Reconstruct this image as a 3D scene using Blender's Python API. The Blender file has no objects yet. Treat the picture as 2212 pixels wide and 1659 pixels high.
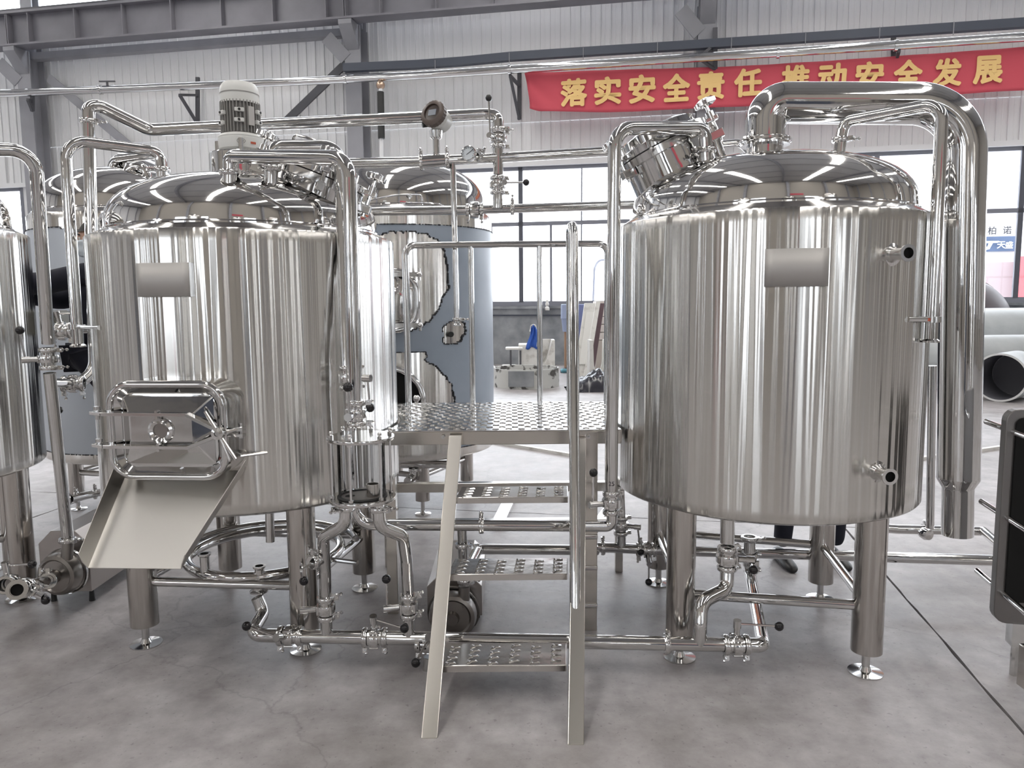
import bpy, math, random
from mathutils import Vector, Matrix, noise
random.seed(7)
S = bpy.context.scene
COL = S.collection
V3 = Vector
# ------------------------------------------------------------------ camera
CAMZ, FPX, PITCH, ROLL = 1.6, 1600.0, math.radians(6.22), 0.0081
_sp, _cp = math.sin(PITCH), math.cos(PITCH)
FWD = V3((0, _cp, -_sp)); UP0 = V3((0, _sp, _cp)); R0 = V3((1, 0, 0))
RGT = (R0 - UP0 * ROLL).normalized(); UPV = (UP0 + R0 * ROLL).normalized()
CAM = V3((0, 0, CAMZ))
cam_d = bpy.data.cameras.new('camera'); cam = bpy.data.objects.new('camera', cam_d); COL.objects.link(cam)
cam_d.sensor_width = 36; cam_d.lens = 36 * FPX / 2212; cam_d.clip_end = 300; cam_d.clip_start = .05
M = Matrix((RGT, UPV, -FWD)).transposed().to_4x4(); M.translation = CAM
cam.matrix_world = M
S.camera = cam
# ------------------------------------------------------------------ light and exposure
S.view_settings.view_transform = 'Standard'; S.view_settings.look = 'None'
S.view_settings.gamma = 1; S.view_settings.use_curve_mapping = False
S.view_settings.exposure = 1.7
W = bpy.data.worlds.new('sky'); S.world = W; W.use_nodes = True
_b = W.node_tree.nodes['Background']; _b.inputs[0].default_value = (.90, .95, 1, 1); _b.inputs[1].default_value = 2.5
SKYLIGHT = 4.6
PORTAL = []
TH = math.radians(10.4)                      # the hall is turned by this angle against the view
NW = V3((math.sin(TH), math.cos(TH), 0)); UW = V3((math.cos(TH), -math.sin(TH), 0)); ZZ = V3((0, 0, 1))
WC = 19.17                                    # distance of the window wall
def HP(s, z, c): return NW * c + UW * s + ZZ * z
def ray(px, py): return (FWD + RGT * ((px - 1106) / FPX) + UPV * ((829.5 - py) / FPX))
def at(px, py, Y):
    d = ray(px, py); return CAM + d * (Y / d.y)
def atz(px, py, z):
    d = ray(px, py); return CAM + d * ((z - CAMZ) / d.z)
def atw(px, py, c=WC):
    d = ray(px, py); return CAM + d * (c / d.dot(NW))
def sz(p): return p.dot(UW), p.z
# ------------------------------------------------------------------ materials
def mat(name, col, rough=.5, metal=0., **k):
    m = bpy.data.materials.new(name); m.use_nodes = True
    n = m.node_tree.nodes['Principled BSDF']
    n.inputs['Base Color'].default_value = (*col, 1); n.inputs['Roughness'].default_value = rough
    n.inputs['Metallic'].default_value = metal
    for kk, v in k.items(): n.inputs[kk.replace('_', ' ')].default_value = v
    return m
def nt(m): return m.node_tree.nodes, m.node_tree.links, m.node_tree.nodes['Principled BSDF']
def noise_mix(m, c1, c2, scale, detail=4, lo=.35, hi=.65, coord='Object', stretch=(1, 1, 1), rough=None):
    N, L, P = nt(m)
    tc = N.new('ShaderNodeTexCoord'); mp = N.new('ShaderNodeMapping'); mp.inputs['Scale'].default_value = stretch
    no = N.new('ShaderNodeTexNoise'); no.inputs['Scale'].default_value = scale; no.inputs['Detail'].default_value = detail
    cr = N.new('ShaderNodeValToRGB'); cr.color_ramp.elements[0].position = lo; cr.color_ramp.elements[1].position = hi
    cr.color_ramp.elements[0].color = (*c1, 1); cr.color_ramp.elements[1].color = (*c2, 1)
    L.new(tc.outputs[coord], mp.inputs[0]); L.new(mp.outputs[0], no.inputs['Vector']); L.new(no.outputs['Fac'], cr.inputs[0])
    L.new(cr.outputs[0], P.inputs['Base Color'])
    if rough:
        mr = N.new('ShaderNodeMapRange'); mr.inputs['To Min'].default_value = rough[0]; mr.inputs['To Max'].default_value = rough[1]
        L.new(no.outputs['Fac'], mr.inputs[0]); L.new(mr.outputs[0], P.inputs['Roughness'])
    return cr, no
def add_bump(m, scale, strength, stretch=(1, 1, 1), detail=3, dist=.01):
    N, L, P = nt(m)
    tc = N.new('ShaderNodeTexCoord'); mp = N.new('ShaderNodeMapping'); mp.inputs['Scale'].default_value = stretch
    no = N.new('ShaderNodeTexNoise'); no.inputs['Scale'].default_value = scale; no.inputs['Detail'].default_value = detail
    bp = N.new('ShaderNodeBump'); bp.inputs['Strength'].default_value = strength; bp.inputs['Distance'].default_value = dist
    L.new(tc.outputs['Object'], mp.inputs[0]); L.new(mp.outputs[0], no.inputs['Vector']); L.new(no.outputs['Fac'], bp.inputs['Height'])
    L.new(bp.outputs[0], P.inputs['Normal'])
STEEL = mat('polished_steel', (.64, .635, .63), .06, 1)
add_bump(STEEL, 6, .10, dist=.01)
DOME = mat('mirror_steel', (.70, .69, .68), .05, 1)
add_bump(DOME, 5, .06, dist=.01)
SATIN = mat('satin_steel', (.62, .59, .55), .20, 1)
add_bump(SATIN, 3, .05, (1, 1, .5))
BRITE = mat('bright_steel', (.66, .655, .65), .12, 1)
def rolled_steel(name, col, rough, strength):
    """circumferentially ground sheet: reflections smear vertically and break into vertical streaks"""
    m = mat(name, col, rough, 1); N, L, P = nt(m)
    P.inputs['Anisotropic'].default_value = .97; P.inputs['Anisotropic Rotation'].default_value = .25
    tg = N.new('ShaderNodeTangent'); tg.direction_type = 'RADIAL'; tg.axis = 'Z'; L.new(tg.outputs[0], P.inputs['Tangent'])
    tc = N.new('ShaderNodeTexCoord'); sp = N.new('ShaderNodeSeparateXYZ'); L.new(tc.outputs['Object'], sp.inputs[0])
    a = N.new('ShaderNodeMath'); a.operation = 'ARCTAN2'; L.new(sp.outputs[0], a.inputs[0]); L.new(sp.outputs[1], a.inputs[1])
    zz = N.new('ShaderNodeMath'); zz.operation = 'MULTIPLY'; L.new(sp.outputs[2], zz.inputs[0]); zz.inputs[1].default_value = .02
    cb = N.new('ShaderNodeCombineXYZ'); L.new(a.outputs[0], cb.inputs[0]); L.new(zz.outputs[0], cb.inputs[1])
    n1 = N.new('ShaderNodeTexNoise'); n1.inputs['Scale'].default_value = 4; n1.inputs['Detail'].default_value = 3.2; n1.inputs['Roughness'].default_value = .5
    L.new(cb.outputs[0], n1.inputs['Vector'])
    bp = N.new('ShaderNodeBump'); bp.inputs['Strength'].default_value = strength; bp.inputs['Distance'].default_value = .03
    L.new(n1.outputs['Fac'], bp.inputs['Height']); L.new(bp.outputs[0], P.inputs['Normal'])
    z2 = N.new('ShaderNodeMath'); z2.operation = 'MULTIPLY'; L.new(sp.outputs[2], z2.inputs[0]); z2.inputs[1].default_value = 260
    c2 = N.new('ShaderNodeCombineXYZ'); L.new(a.outputs[0], c2.inputs[0]); L.new(z2.outputs[0], c2.inputs[1])
    n2 = N.new('ShaderNodeTexNoise'); n2.inputs['Scale'].default_value = 2; L.new(c2.outputs[0], n2.inputs['Vector'])
    mr = N.new('ShaderNodeMapRange'); mr.inputs['To Min'].default_value = rough * .75; mr.inputs['To Max'].default_value = rough * 1.25
    L.new(n2.outputs['Fac'], mr.inputs[0]); L.new(mr.outputs[0], P.inputs['Roughness'])
    return m
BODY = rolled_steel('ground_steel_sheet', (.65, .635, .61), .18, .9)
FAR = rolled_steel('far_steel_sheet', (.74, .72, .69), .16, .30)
PLATE = mat('rolled_plate', (.66, .62, .57), .33, 1); add_bump(PLATE, 60, .06, (8, 1, 1))
CHUTE = mat('matt_sheet', (.62, .60, .57), .36, 1)
BLACK = mat('black_knob', (.012, .011, .013), .18)
RUB = mat('black_rubber', (.02, .02, .02), .6)
DARK = mat('dark_hole', (.010, .010, .010), .6, Specular_IOR_Level=.15)
GREYP = mat('painted_girder', (.155, .150, .172), .55); noise_mix(GREYP, (.165, .160, .182), (.205, .20, .225), 1.2)
COLUMN = mat('painted_column', (.22, .22, .24), .55); noise_mix(COLUMN, (.23, .23, .25), (.29, .29, .315), 1.0)
BRKT = mat('bracket_paint', (.075, .075, .085), .6)
TRAY = mat('cable_tray_paint', (.052, .060, .082), .55)
CLAD = mat('cladding', (.72, .72, .73), .5); noise_mix(CLAD, (.68, .68, .69), (.75, .75, .76), .4, 3, .2, .8)
CLADB = mat('beige_cladding', (.34, .31, .275), .6)
PLASTER = mat('plaster', (.24, .25, .265), .85); noise_mix(PLASTER, (.16, .17, .185), (.33, .34, .355), 2.5, 8, .3, .7)
ROOF = mat('roof_sheet', (.46, .455, .455), .7)
FRAME = mat('window_frame_paint', (.20, .205, .24), .5)
FILM = mat('film', (.30, .35, .42), .38); noise_mix(FILM, (.28, .33, .395), (.33, .38, .45), 3, 4)
FILM2 = mat('pale_film', (.50, .54, .60), .30)
FILME = mat('film_edge', (.02, .02, .025), .6)
WHITE = mat('white_paint', (.68, .68, .66), .38)
FIN = mat('motor_fin', (.30, .29, .28), .42)
RED = mat('banner_red', (.56, .075, .105), .75)
GOLD = mat('banner_gold', (.80, .54, .22), .7)
GLASS = mat('clear_glass', (1, 1, 1), .02, 0)
def glass_thin(m, refl, tint):
    N, L, P = nt(m); out = [n for n in N if n.type == 'OUTPUT_MATERIAL'][0]; N.remove(P)
    t = N.new('ShaderNodeBsdfTransparent'); t.inputs[0].default_value = (*tint, 1); g = N.new('ShaderNodeBsdfGlossy'); g.inputs['Roughness'].default_value = .02
    f = N.new('ShaderNodeFresnel'); f.inputs[0].default_value = refl; mx = N.new('ShaderNodeMixShader')
    L.new(f.outputs[0], mx.inputs[0]); L.new(t.outputs[0], mx.inputs[1]); L.new(g.outputs[0], mx.inputs[2]); L.new(mx.outputs[0], out.inputs[0])
glass_thin(GLASS, 1.14, (.93, .94, .95))
PANE = mat('window_glass', (1, 1, 1), .02); glass_thin(PANE, 1.35, (.97, .98, 1))
def emis(name, col, s):
    m = mat(name, col, .6); P = m.node_tree.nodes['Principled BSDF']
    P.inputs['Emission Color'].default_value = (*col, 1); P.inputs['Emission Strength'].default_value = s; return m
SKYM = emis('translucent_roof_panel', (1, .97, .92), SKYLIGHT)
# concrete
FLOORM = mat('concrete', (.3, .29, .285), .45)
def concrete(m):
    N, L, P = nt(m)
    tc = N.new('ShaderNodeTexCoord')
    def noi(s, d, r=.55):
        n = N.new('ShaderNodeTexNoise'); n.inputs['Scale'].default_value = s; n.inputs['Detail'].default_value = d; n.inputs['Roughness'].default_value = r
        L.new(tc.outputs['Object'], n.inputs['Vector']); return n
    a, b, c = noi(.9, 8, .6), noi(6, 8, .65), noi(45, 4)
    def ramp(n, lo, hi, c1, c2):
        r = N.new('ShaderNodeValToRGB'); r.color_ramp.elements[0].position = lo; r.color_ramp.elements[1].position = hi
        r.color_ramp.elements[0].color = (*c1, 1); r.color_ramp.elements[1].color = (*c2, 1); L.new(n.outputs['Fac'], r.inputs[0]); return r
    r1 = ramp(a, .36, .68, (.27, .252, .245), (.44, .425, .428)); r2 = ramp(b, .3, .72, (.74, .72, .73), (1.25, 1.25, 1.27)); r3 = ramp(c, .30, .38, (.55, .54, .54), (1, 1, 1))
    m1 = N.new('ShaderNodeMixRGB'); m1.blend_type = 'MULTIPLY'; m1.inputs[0].default_value = 1
    m2 = N.new('ShaderNodeMixRGB'); m2.blend_type = 'MULTIPLY'; m2.inputs[0].default_value = .6
    L.new(r1.outputs[0], m1.inputs[1]); L.new(r2.outputs[0], m1.inputs[2]); L.new(m1.outputs[0], m2.inputs[1]); L.new(r3.outputs[0], m2.inputs[2])
    # hairline cracks
    vo = N.new('ShaderNodeTexVoronoi'); vo.feature = 'DISTANCE_TO_EDGE'; vo.inputs['Scale'].default_value = .42
    wn = noi(2.2, 6); ad = N.new('ShaderNodeMixRGB'); ad.blend_type = 'ADD'; ad.inputs[0].default_value = .5
    L.new(tc.outputs['Object'], ad.inputs[1]); L.new(wn.outputs['Color'], ad.inputs[2]); L.new(ad.outputs[0], vo.inputs['Vector'])
    rc = N.new('ShaderNodeValToRGB'); rc.color_ramp.elements[0].position = .0; rc.color_ramp.elements[1].position = .0022
    rc.color_ramp.elements[0].color = (.35, .34, .34, 1); rc.color_ramp.elements[1].color = (1, 1, 1, 1); L.new(vo.outputs['Distance'], rc.inputs[0])
    m3 = N.new('ShaderNodeMixRGB'); m3.blend_type = 'MULTIPLY'; m3.inputs[0].default_value = .3
    L.new(m2.outputs[0], m3.inputs[1]); L.new(rc.outputs[0], m3.inputs[2]); L.new(m3.outputs[0], P.inputs['Base Color'])
    mr = N.new('ShaderNodeMapRange'); mr.inputs['To Min'].default_value = .34; mr.inputs['To Max'].default_value = .60
    L.new(b.outputs['Fac'], mr.inputs[0]); L.new(mr.outputs[0], P.inputs['Roughness'])
    bp = N.new('ShaderNodeBump'); bp.inputs['Strength'].default_value = .25; bp.inputs['Distance'].default_value = .01
    L.new(b.outputs['Fac'], bp.inputs['Height']); L.new(bp.outputs[0], P.inputs['Normal'])
concrete(FLOORM)
GROOVE = mat('joint_dirt', (.02, .02, .02), .9)
# ------------------------------------------------------------------ mesh helpers
ORG = {}
def frame_of(ax):
    ax = V3(ax).normalized(); t = V3((0, 0, 1)) if abs(ax.z) < .9 else V3((1, 0, 0))
    x = t.cross(ax).normalized(); return x, ax.cross(x), ax
def fillet(pts, R, n=7):
    pts = [V3(p) for p in pts]; out = [pts[0]]
    for i in range(1, len(pts) - 1):
        a, b, c = pts[i - 1], pts[i], pts[i + 1]
        d1, d2 = (a - b), (c - b); l1, l2 = d1.length, d2.length; d1.normalize(); d2.normalize()
        ang = d1.angle(d2)
        if ang > math.pi - .03: out.append(b); continue
        t = min(R / math.tan(ang / 2), l1 * .49, l2 * .49); r = t * math.tan(ang / 2)
        bis = (d1 + d2).normalized(); c0 = b + bis * (r / math.sin(ang / 2))
        v0 = (b + d1 * t) - c0; v1 = (b + d2 * t) - c0; th = v0.angle(v1)
        for k in range(n + 1):
            f = k / n; out.append(c0 + (v0 * math.sin((1 - f) * th) + v1 * math.sin(f * th)) / math.sin(th))
    out.append(pts[-1]); return out
class MB:
    def __init__(s): s.v, s.f, s.smooth = [], [], True
    def add(s, vs, fs):
        k = len(s.v); s.v += [V3(v) for v in vs]; s.f += [tuple(i + k for i in f) for f in fs]; return s
    def box(s, c, size, ax=None):
        X, Y, Z = ax if ax else (V3((1, 0, 0)), V3((0, 1, 0)), V3((0, 0, 1)))
        c = V3(c); h = [q / 2 for q in size]; vs = []
        for dz in (-1, 1):
            for dx, dy in ((-1, -1), (1, -1), (1, 1), (-1, 1)): vs.append(c + X * dx * h[0] + Y * dy * h[1] + Z * dz * h[2])
        return s.add(vs, [(3, 2, 1, 0), (4, 5, 6, 7), (0, 1, 5, 4), (1, 2, 6, 5), (2, 3, 7, 6), (3, 0, 4, 7)])
    def bar(s, a, b, w, t, up=None):
        a, b = V3(a), V3(b); z = (b - a).normalized(); u = V3(up) if up else V3((0, -1, 0))
        x = u.cross(z).normalized(); y = z.cross(x); return s.box((a + b) / 2, (w, t, (b - a).length), (x, y, z))
    def lathe(s, prof, o=(0, 0, 0), ax=(0, 0, 1), seg=32, a0=0, a1=2 * math.pi):
        X, Y, Z = frame_of(ax); o = V3(o); full = abs(a1 - a0 - 2 * math.pi) < 1e-6; n = seg if full else seg + 1; vs = []
        for r, h in prof:
            for k in range(n):
                a = a0 + (a1 - a0) * k / seg; vs.append(o + Z * h + X * (r * math.cos(a)) + Y * (r * math.sin(a)))
        fs = []
        for i in range(len(prof) - 1):
            for k in range(seg if full else seg):
                k2 = (k + 1) % n if full else k + 1
                fs.append((i * n + k, i * n + k2, (i + 1) * n + k2, (i + 1) * n + k))
        return s.add(vs, fs)
    def cyl(s, a, b, r, r2=None, seg=20):
        a, b = V3(a), V3(b); L = (b - a).length; r2 = r if r2 is None else r2
        return s.lathe([(1e-5, 0), (r, 0), (r2, L), (1e-5, L)], a, b - a, seg)
    def pipe(s, a, b, r, t=.003, seg=20):
        a, b = V3(a), V3(b); L = (b - a).length
        return s.lathe([(r - t, 0), (r, 0), (r, L), (r - t, L), (r - t, 0)], a, b - a, seg)
    def ball(s, c, r, seg=14, sq=1):
        n = seg // 2; return s.lathe([(max(1e-5, r * math.sin(math.pi * i / n)), -sq * r * math.cos(math.pi * i / n)) for i in range(n + 1)], c, (0, 0, 1), seg)
    def tube(s, pts, r, bend=0, seg=16, closed=False, rr=None, cap=True, n=7):
        P = fillet(pts, bend, n) if bend else [V3(p) for p in pts]
        m = len(P); T = []
        for i in range(m):
            if closed: t = P[(i + 1) % m] - P[i - 1]
            else: t = (P[min(i + 1, m - 1)] - P[max(i - 1, 0)])
            T.append(t.normalized())
        x, y, _ = frame_of(T[0]); vs = []
        for i in range(m):
            x = (x - T[i] * x.dot(T[i])).normalized(); y = T[i].cross(x)
            r_ = rr[i] if rr else r
            for k in range(seg):
                a = 2 * math.pi * k / seg; vs.append(P[i] + x * (r_ * math.cos(a)) + y * (r_ * math.sin(a)))
        fs = []
        for i in range(m if closed else m - 1):
            j = (i + 1) % m
            for k in range(seg): k2 = (k + 1) % seg; fs.append((i * seg + k, i * seg + k2, j * seg + k2, j * seg + k))
        if cap and not closed: fs += [tuple(reversed(range(seg))), tuple((m - 1) * seg + k for k in range(seg))]
        return s.add(vs, fs)
    def prism(s, poly, vec):
        n = len(poly); vec = V3(vec); p = [V3(q) for q in poly]
        return s.add(p + [q + vec for q in p], [tuple(reversed(range(n))), tuple(range(n, 2 * n))] + [(i, (i + 1) % n, n + (i + 1) % n, n + i) for i in range(n)])
    def build(s, name, m, parent=None, ang=35, flat=False, bevel=0, solid=0, sub=0):
        o0 = ORG.get(parent.name, V3((0, 0, 0))) if parent else V3((0, 0, 0))
        me = bpy.data.meshes.new(name); me.from_pydata([v - o0 for v in s.v], [], s.f); me.validate(); me.update()
        if not flat:
            me.polygons.foreach_set('use_smooth', [True] * len(me.polygons)); me.set_sharp_from_angle(angle=math.radians(ang))
        me.materials.append(m); o = bpy.data.objects.new(name, me); COL.objects.link(o)
        if parent: o.parent = parent; ORG[o.name] = o0
        if solid: q = o.modifiers.new('s', 'SOLIDIFY'); q.thickness = solid; q.offset = 0
        if bevel: q = o.modifiers.new('b', 'BEVEL'); q.width = bevel; q.segments = 2; q.limit_method = 'ANGLE'
        if sub: q = o.modifiers.new('u', 'SUBSURF'); q.levels = q.render_levels = sub
        return o
def tag(o, label=None, cat=None, group=None, kind=None):
    if label: o['label'] = label
    if cat: o['category'] = cat
    if group: o['group'] = group
    if kind: o['kind'] = kind
    return o
def thing(name, label, cat, loc, group=None):
    o = bpy.data.objects.new(name, None); o.empty_display_size = .1; COL.objects.link(o); o.location = loc; ORG[o.name] = V3(loc)
    return tag(o, label, cat, group)
def struct(o): o['kind'] = 'structure'; return o
def sroot(name):
    o = bpy.data.objects.new(name, None); COL.objects.link(o); ORG[o.name] = V3((0, 0, 0)); return struct(o)
def piece(name, me, parent, loc):
    o = bpy.data.objects.new(name, me); COL.objects.link(o); o.parent = parent; o.location = V3(loc) - ORG.get(parent.name, V3((0, 0, 0))); return o
# ------------------------------------------------------------------ fittings
def clamp(parent, p, ax, r, wing=None, name='clamp'):
    """tri-clamp: two half rings, bolt lug and wing nut"""
    p = V3(p); ax = V3(ax).normalized(); b = MB(); R = r * 1.42 + .002; w = .011
    b.lathe([(r, -w), (R * .93, -w), (R, -w * .55), (R, w * .55), (R * .93, w), (r, w)], p, ax, 20)
    wing = V3(wing) if wing else ax.cross(V3((.3, -1, .2))); wing = (wing - ax * wing.dot(ax)).normalized(); side = ax.cross(wing)
    b.box(p + wing * (R + .007), (.018, .020, .024), (side, ax, wing))
    c = b.build(name, BRITE, parent)
    n = MB(); q = p + wing * (R + .010); n.cyl(q - side * .022, q + side * .030, .0045, seg=8)
    n.lathe([(.006, -.006), (.010, 0), (.006, .008)], q + side * .022, side, 10)
    k = q + side * .034; n.bar(k - wing * .020, k + wing * .020, .005, .012, side)
    n.ball(k + wing * .02, .008, 8); n.ball(k - wing * .02, .008, 8)
    n.build('wing_nut', BRITE, c); return c
def lever(parent, p, stem, arm, r, L=.13, knob=.020):
    p, stem, arm = V3(p), V3(stem).normalized(), V3(arm).normalized()
    b = MB(); e = p + stem * (r + .062)
    b.cyl(p + stem * r, e, .0135, seg=14); b.cyl(e - stem * .030, e + stem * .004, .0165, seg=14)
    a = e - stem * .012
    b.cyl(a, a + arm * L, .0052, seg=8); h = b.build('handle', BRITE, parent)
    k = MB(); k.ball(a + arm * (L + knob * .6), knob, 14); k.build('knob', BLACK, h)
def valve(label, p, ax, r, stem, arm, L=.13, wing=None, name='butterfly_valve', cat='valve'):
    p = V3(p); ax = V3(ax).normalized(); t = thing(name, label, cat, p)
    b = MB(); R = r * 1.62
    b.lathe([(r * .9, -.030), (r * 1.15, -.030), (r * 1.15, -.017), (R * .97, -.017), (R, -.013), (R, .013), (R * .97, .017), (r * 1.15, .017), (r * 1.15, .030), (r * .9, .030)], p, ax, 24)
    X, Y, Z = frame_of(ax)
    for k in range(4):
        a = math.pi / 4 + k * math.pi / 2; q = p + X * (R * .96 * math.cos(a)) + Y * (R * .96 * math.sin(a)); b.cyl(q - ax * .019, q + ax * .019, .0062, seg=8)
    b.build('valve_body', BRITE, t)
    clamp(t, p - ax * .043, ax, r, wing); clamp(t, p + ax * .043, ax, r, wing)
    lever(t, p, stem, arm, R, L); return t
def ferrule(b, p, ax, r):
    p = V3(p); b.lathe([(r - .003, 0), (r, -.012), (r * 1.38, -.004), (r * 1.38, .003), (r - .003, .003)], p, ax, 20)
def leg_foot(t, x, y, z0, z1, r, lean=None):
    b = MB(); b.lathe([(1e-4, 0), (r, 0), (r, z1 - z0)], (x, y, z0), (0, 0, 1), 28); l = b.build('leg', SATLEG, t)
    f = MB(); f.cyl((x, y, .008), (x, y, z0 + .01), r * .27, seg=14); f.lathe([(1e-4, 0), (r * 1.12, 0), (r * 1.12, .006), (r * .4, .011), (r * .27, .03)], (x, y, 0), (0, 0, 1), 28); f.build('foot', BRITE, l); return l
SATLEG = mat('brushed_leg', (.50, .475, .45), .15, 1); add_bump(SATLEG, 12, .10, (1, 1, .3))
# ================================================================== THE HALL
S0, S1, CB, ZR = -27.0, 22.0, -10.0, 11.6      # extents along the wall, opposite wall, roof height
# floor: a dark base with concrete slabs laid on it, joints left open between them
fl = sroot('floor')
b = MB(); b.prism([HP(S0, -.12, CB), HP(S1, -.12, CB), HP(S1, -.12, WC), HP(S0, -.12, WC)], (0, 0, .10)); b.build('floor_base', GROOVE, fl, flat=True)
sj = sz(atz(1920, 1250, 0))[0]; cj = atz(1106, 1107, 0).dot(NW)
ss = [S0, sj - 18, sj - 12, sj - 6, sj, sj + 6, sj + 12, S1]; cs = [CB, cj - 12, cj - 6, cj, cj + 6, WC]
rj = random.Random(3)
def jag(p, q, k):                                # broken slab edge
    n = 46; d = (q - p) / n; nn = d.cross(ZZ).normalized()
    return [p + d * i + nn * ((rj.random() - .5) * .009 if 0 < i else 0) for i in range(n)]
for i in range(len(ss) - 1):
    for j in range(len(cs) - 1):
        g = .006; a, bb, c, d = ss[i] + g, ss[i + 1] - g, cs[j] + g, cs[j + 1] - g
        P = jag(HP(a, 0, c), HP(bb, 0, c), 0) + jag(HP(bb, 0, c), HP(bb, 0, d), 0) + jag(HP(bb, 0, d), HP(a, 0, d), 0) + jag(HP(a, 0, d), HP(a, 0, c), 0)
        m = MB(); m.prism([p - ZZ * .03 for p in P], (0, 0, .03)); m.build('floor_slab', FLOORM, fl, flat=True)
# outside ground
m = MB(); m.box(HP(0, -.25, 50), (140, 60, .2)); struct(m.build('outside_ground', mat('outside_concrete', (.62, .61, .6), .9)))
ce = sroot('ceiling')
def hbox(mb, s0, s1, z0, z1, c0, c1): return mb.prism([HP(s0, z0, c0), HP(s1, z0, c0), HP(s1, z0, c1), HP(s0, z0, c1)], (0, 0, z1 - z0))
m = MB(); hbox(m, S0, S1, ZR, ZR + .1, CB, WC); m.build('roof_sheet', ROOF, ce, flat=True)
k = 0; s = S0 + 7.4
while s < S1 - 2:
    for c0 in (-8.5, 5.6):
        m = MB(); hbox(m, s, s + .75, ZR - .04, ZR - .02, c0, c0 + 12.2); m.build('skylight', SKYM, ce, flat=True)
    s += 8.2
for kk in range(7):
    m = MB(); c = CB + 2 + kk * 4.1; hbox(m, S0, S1, ZR - .3, ZR - .1, c, c + .09); m.build('purlin', COLUMN, ce, flat=True)
# columns
SC = [sz(atw(92, 500, 18.7))[0], sz(atw(775, 300, 18.7))[0], sz(atw(1524, 200, 18.7))[0]]
step = (SC[2] - SC[0]) / 2
SCA = [SC[0] - step, SC[0], SC[1], SC[2], SC[2] + step]
def hsec(m, s, c0, c1, z0, z1, w=.42, t=.03):
    hbox(m, s - w / 2, s + w / 2, z0, z1, c0, c0 + t); hbox(m, s - w / 2, s + w / 2, z0, z1, c1 - t, c1); hbox(m, s - t / 2, s + t / 2, z0, z1, c0 + t, c1 - t)
zg = atw(400, 81, 18.41).z                       # underside of the crane girder
for i, s in enumerate(SCA):
    r = sroot('column'); m = MB(); hsec(m, s, 18.45, 18.98, 0, zg - .02); m.build('column_shaft', COLUMN, r, flat=True)
    m = MB(); hsec(m, s, 18.7, 18.98, zg - .02, ZR, .36); m.build('upper_shaft', COLUMN, r, flat=True)
    m = MB(); m.prism([HP(s - .17, zg - .01, 18.46), HP(s - .17, zg - .01, 18.0), HP(s - .17, zg - .12, 18.0), HP(s - .17, zg - .62, 18.46)], UW * .34); m.build('corbel', COLUMN, r, flat=True)
    m = MB(); hbox(m, s - .8, s - .3, zg - .55, zg - .5, 18.2, 18.4) if 0 else m.bar(HP(s - .62, zg - .30, 18.3), HP(s - .18, zg - .80, 18.45), .34, .03, NW); m.build('gusset', COLUMN, r, flat=True)
    # roof rafter over the hall
    m = MB(); hbox(m, s - .09, s + .09, ZR - .62, ZR - .05, CB, 18.7); m.build('rafter', COLUMN, ce, flat=True)
# crane girder
gr = thing('crane_girder', 'long grey painted crane girder with welded stiffeners running along the top of the picture', 'girder', HP(0, zg, 18.2))
m = MB(); hbox(m, S0, S1, zg, zg + .05, 17.99, 18.41); m.build('bottom_flange', GREYP, gr, flat=True)
m = MB(); hbox(m, S0, S1, zg + .05, zg + .82, 18.18, 18.22); m.build('web', GREYP, gr, flat=True)
m = MB(); hbox(m, S0, S1, zg + .82, zg + .88, 17.99, 18.41); m.build('top_flange', GREYP, gr, flat=True)
m = MB(); hbox(m, S0, S1, zg + .88, zg + 1.0, 18.16, 18.24); m.build('crane_rail', BRKT, gr, flat=True)
sm = None; s0 = sz(atw(166, 60, 18.1))[0]; ds = (sz(atw(593, 60, 18.1))[0] - s0) / 4
for k in range(-9, 20):
    s = s0 + ds * k
    if not S0 < s < S1: continue
    if sm is None:
        m = MB(); hbox(m, s, s + .02, zg + .05, zg + .80, 18.0, 18.18); o = m.build('stiffener', GREYP, gr, flat=True); sm = o.data; sb = s
    else:
        o = bpy.data.objects.new('stiffener', sm); COL.objects.link(o); o.parent = gr; o.location = UW * (s - sb)
for i in (1, 2, 3):                              # girder joints above the columns
    m = MB(); hbox(m, SCA[i] - .03, SCA[i] - .012, zg + .05, zg + .80, 17.99, 18.18); hbox(m, SCA[i] + .012, SCA[i] + .03, zg + .05, zg + .80, 17.99, 18.18); m.build('joint_plate', GREYP, gr, flat=True)
zc0 = atw(415, 97, 18.7).z
m = MB(); hbox(m, SCA[1] + .1, SCA[2] - .1, zc0 - .09, zc0 + .09, 18.6, 18.85)
tag(m.build('tie_beam', COLUMN, flat=True), 'slim grey horizontal tie beam just below the crane girder at upper left', 'beam')
# window wall
wb = sroot('wall_back')
ZW0, ZW1, ZWM = 1.62, atw(1100, 362).z, atw(1200, 482).z
zl = atw(500, 297).z
def strip_mesh(name, h):
    w = .25; pr = [(0, 0), (.004, -.034), (.026, -.034), (.030, 0), (.12, 0), (.126, -.003), (.146, -.003), (.152, 0), (w, 0)]
    vs = []; n = len(pr)
    for z in (0, h):
        for (s, c) in pr: vs.append(UW * s + NW * c + ZZ * z)
    me = bpy.data.meshes.new(name); me.from_pydata(vs, [], [(i, i + 1, n + i + 1, n + i) for i in range(n - 1)]); me.materials.append(CLAD); return me
zt = zg + .95; ml = strip_mesh('lower_sheet', zl - ZW1 - .12); mu = strip_mesh('upper_sheet', zt - zl)
k = 0; s = -18.5
while s < 13:
    piece('cladding_panel', ml, wb, HP(s, ZW1 + .12, WC)); piece('cladding_panel', mu, wb, HP(s, zl, WC - .012)); s += .25
m = MB(); hbox(m, -18.5, 13, zl - .012, zl + .012, WC - .03, WC - .010); m.build('lap_strip', CLAD, wb, flat=True)
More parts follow.
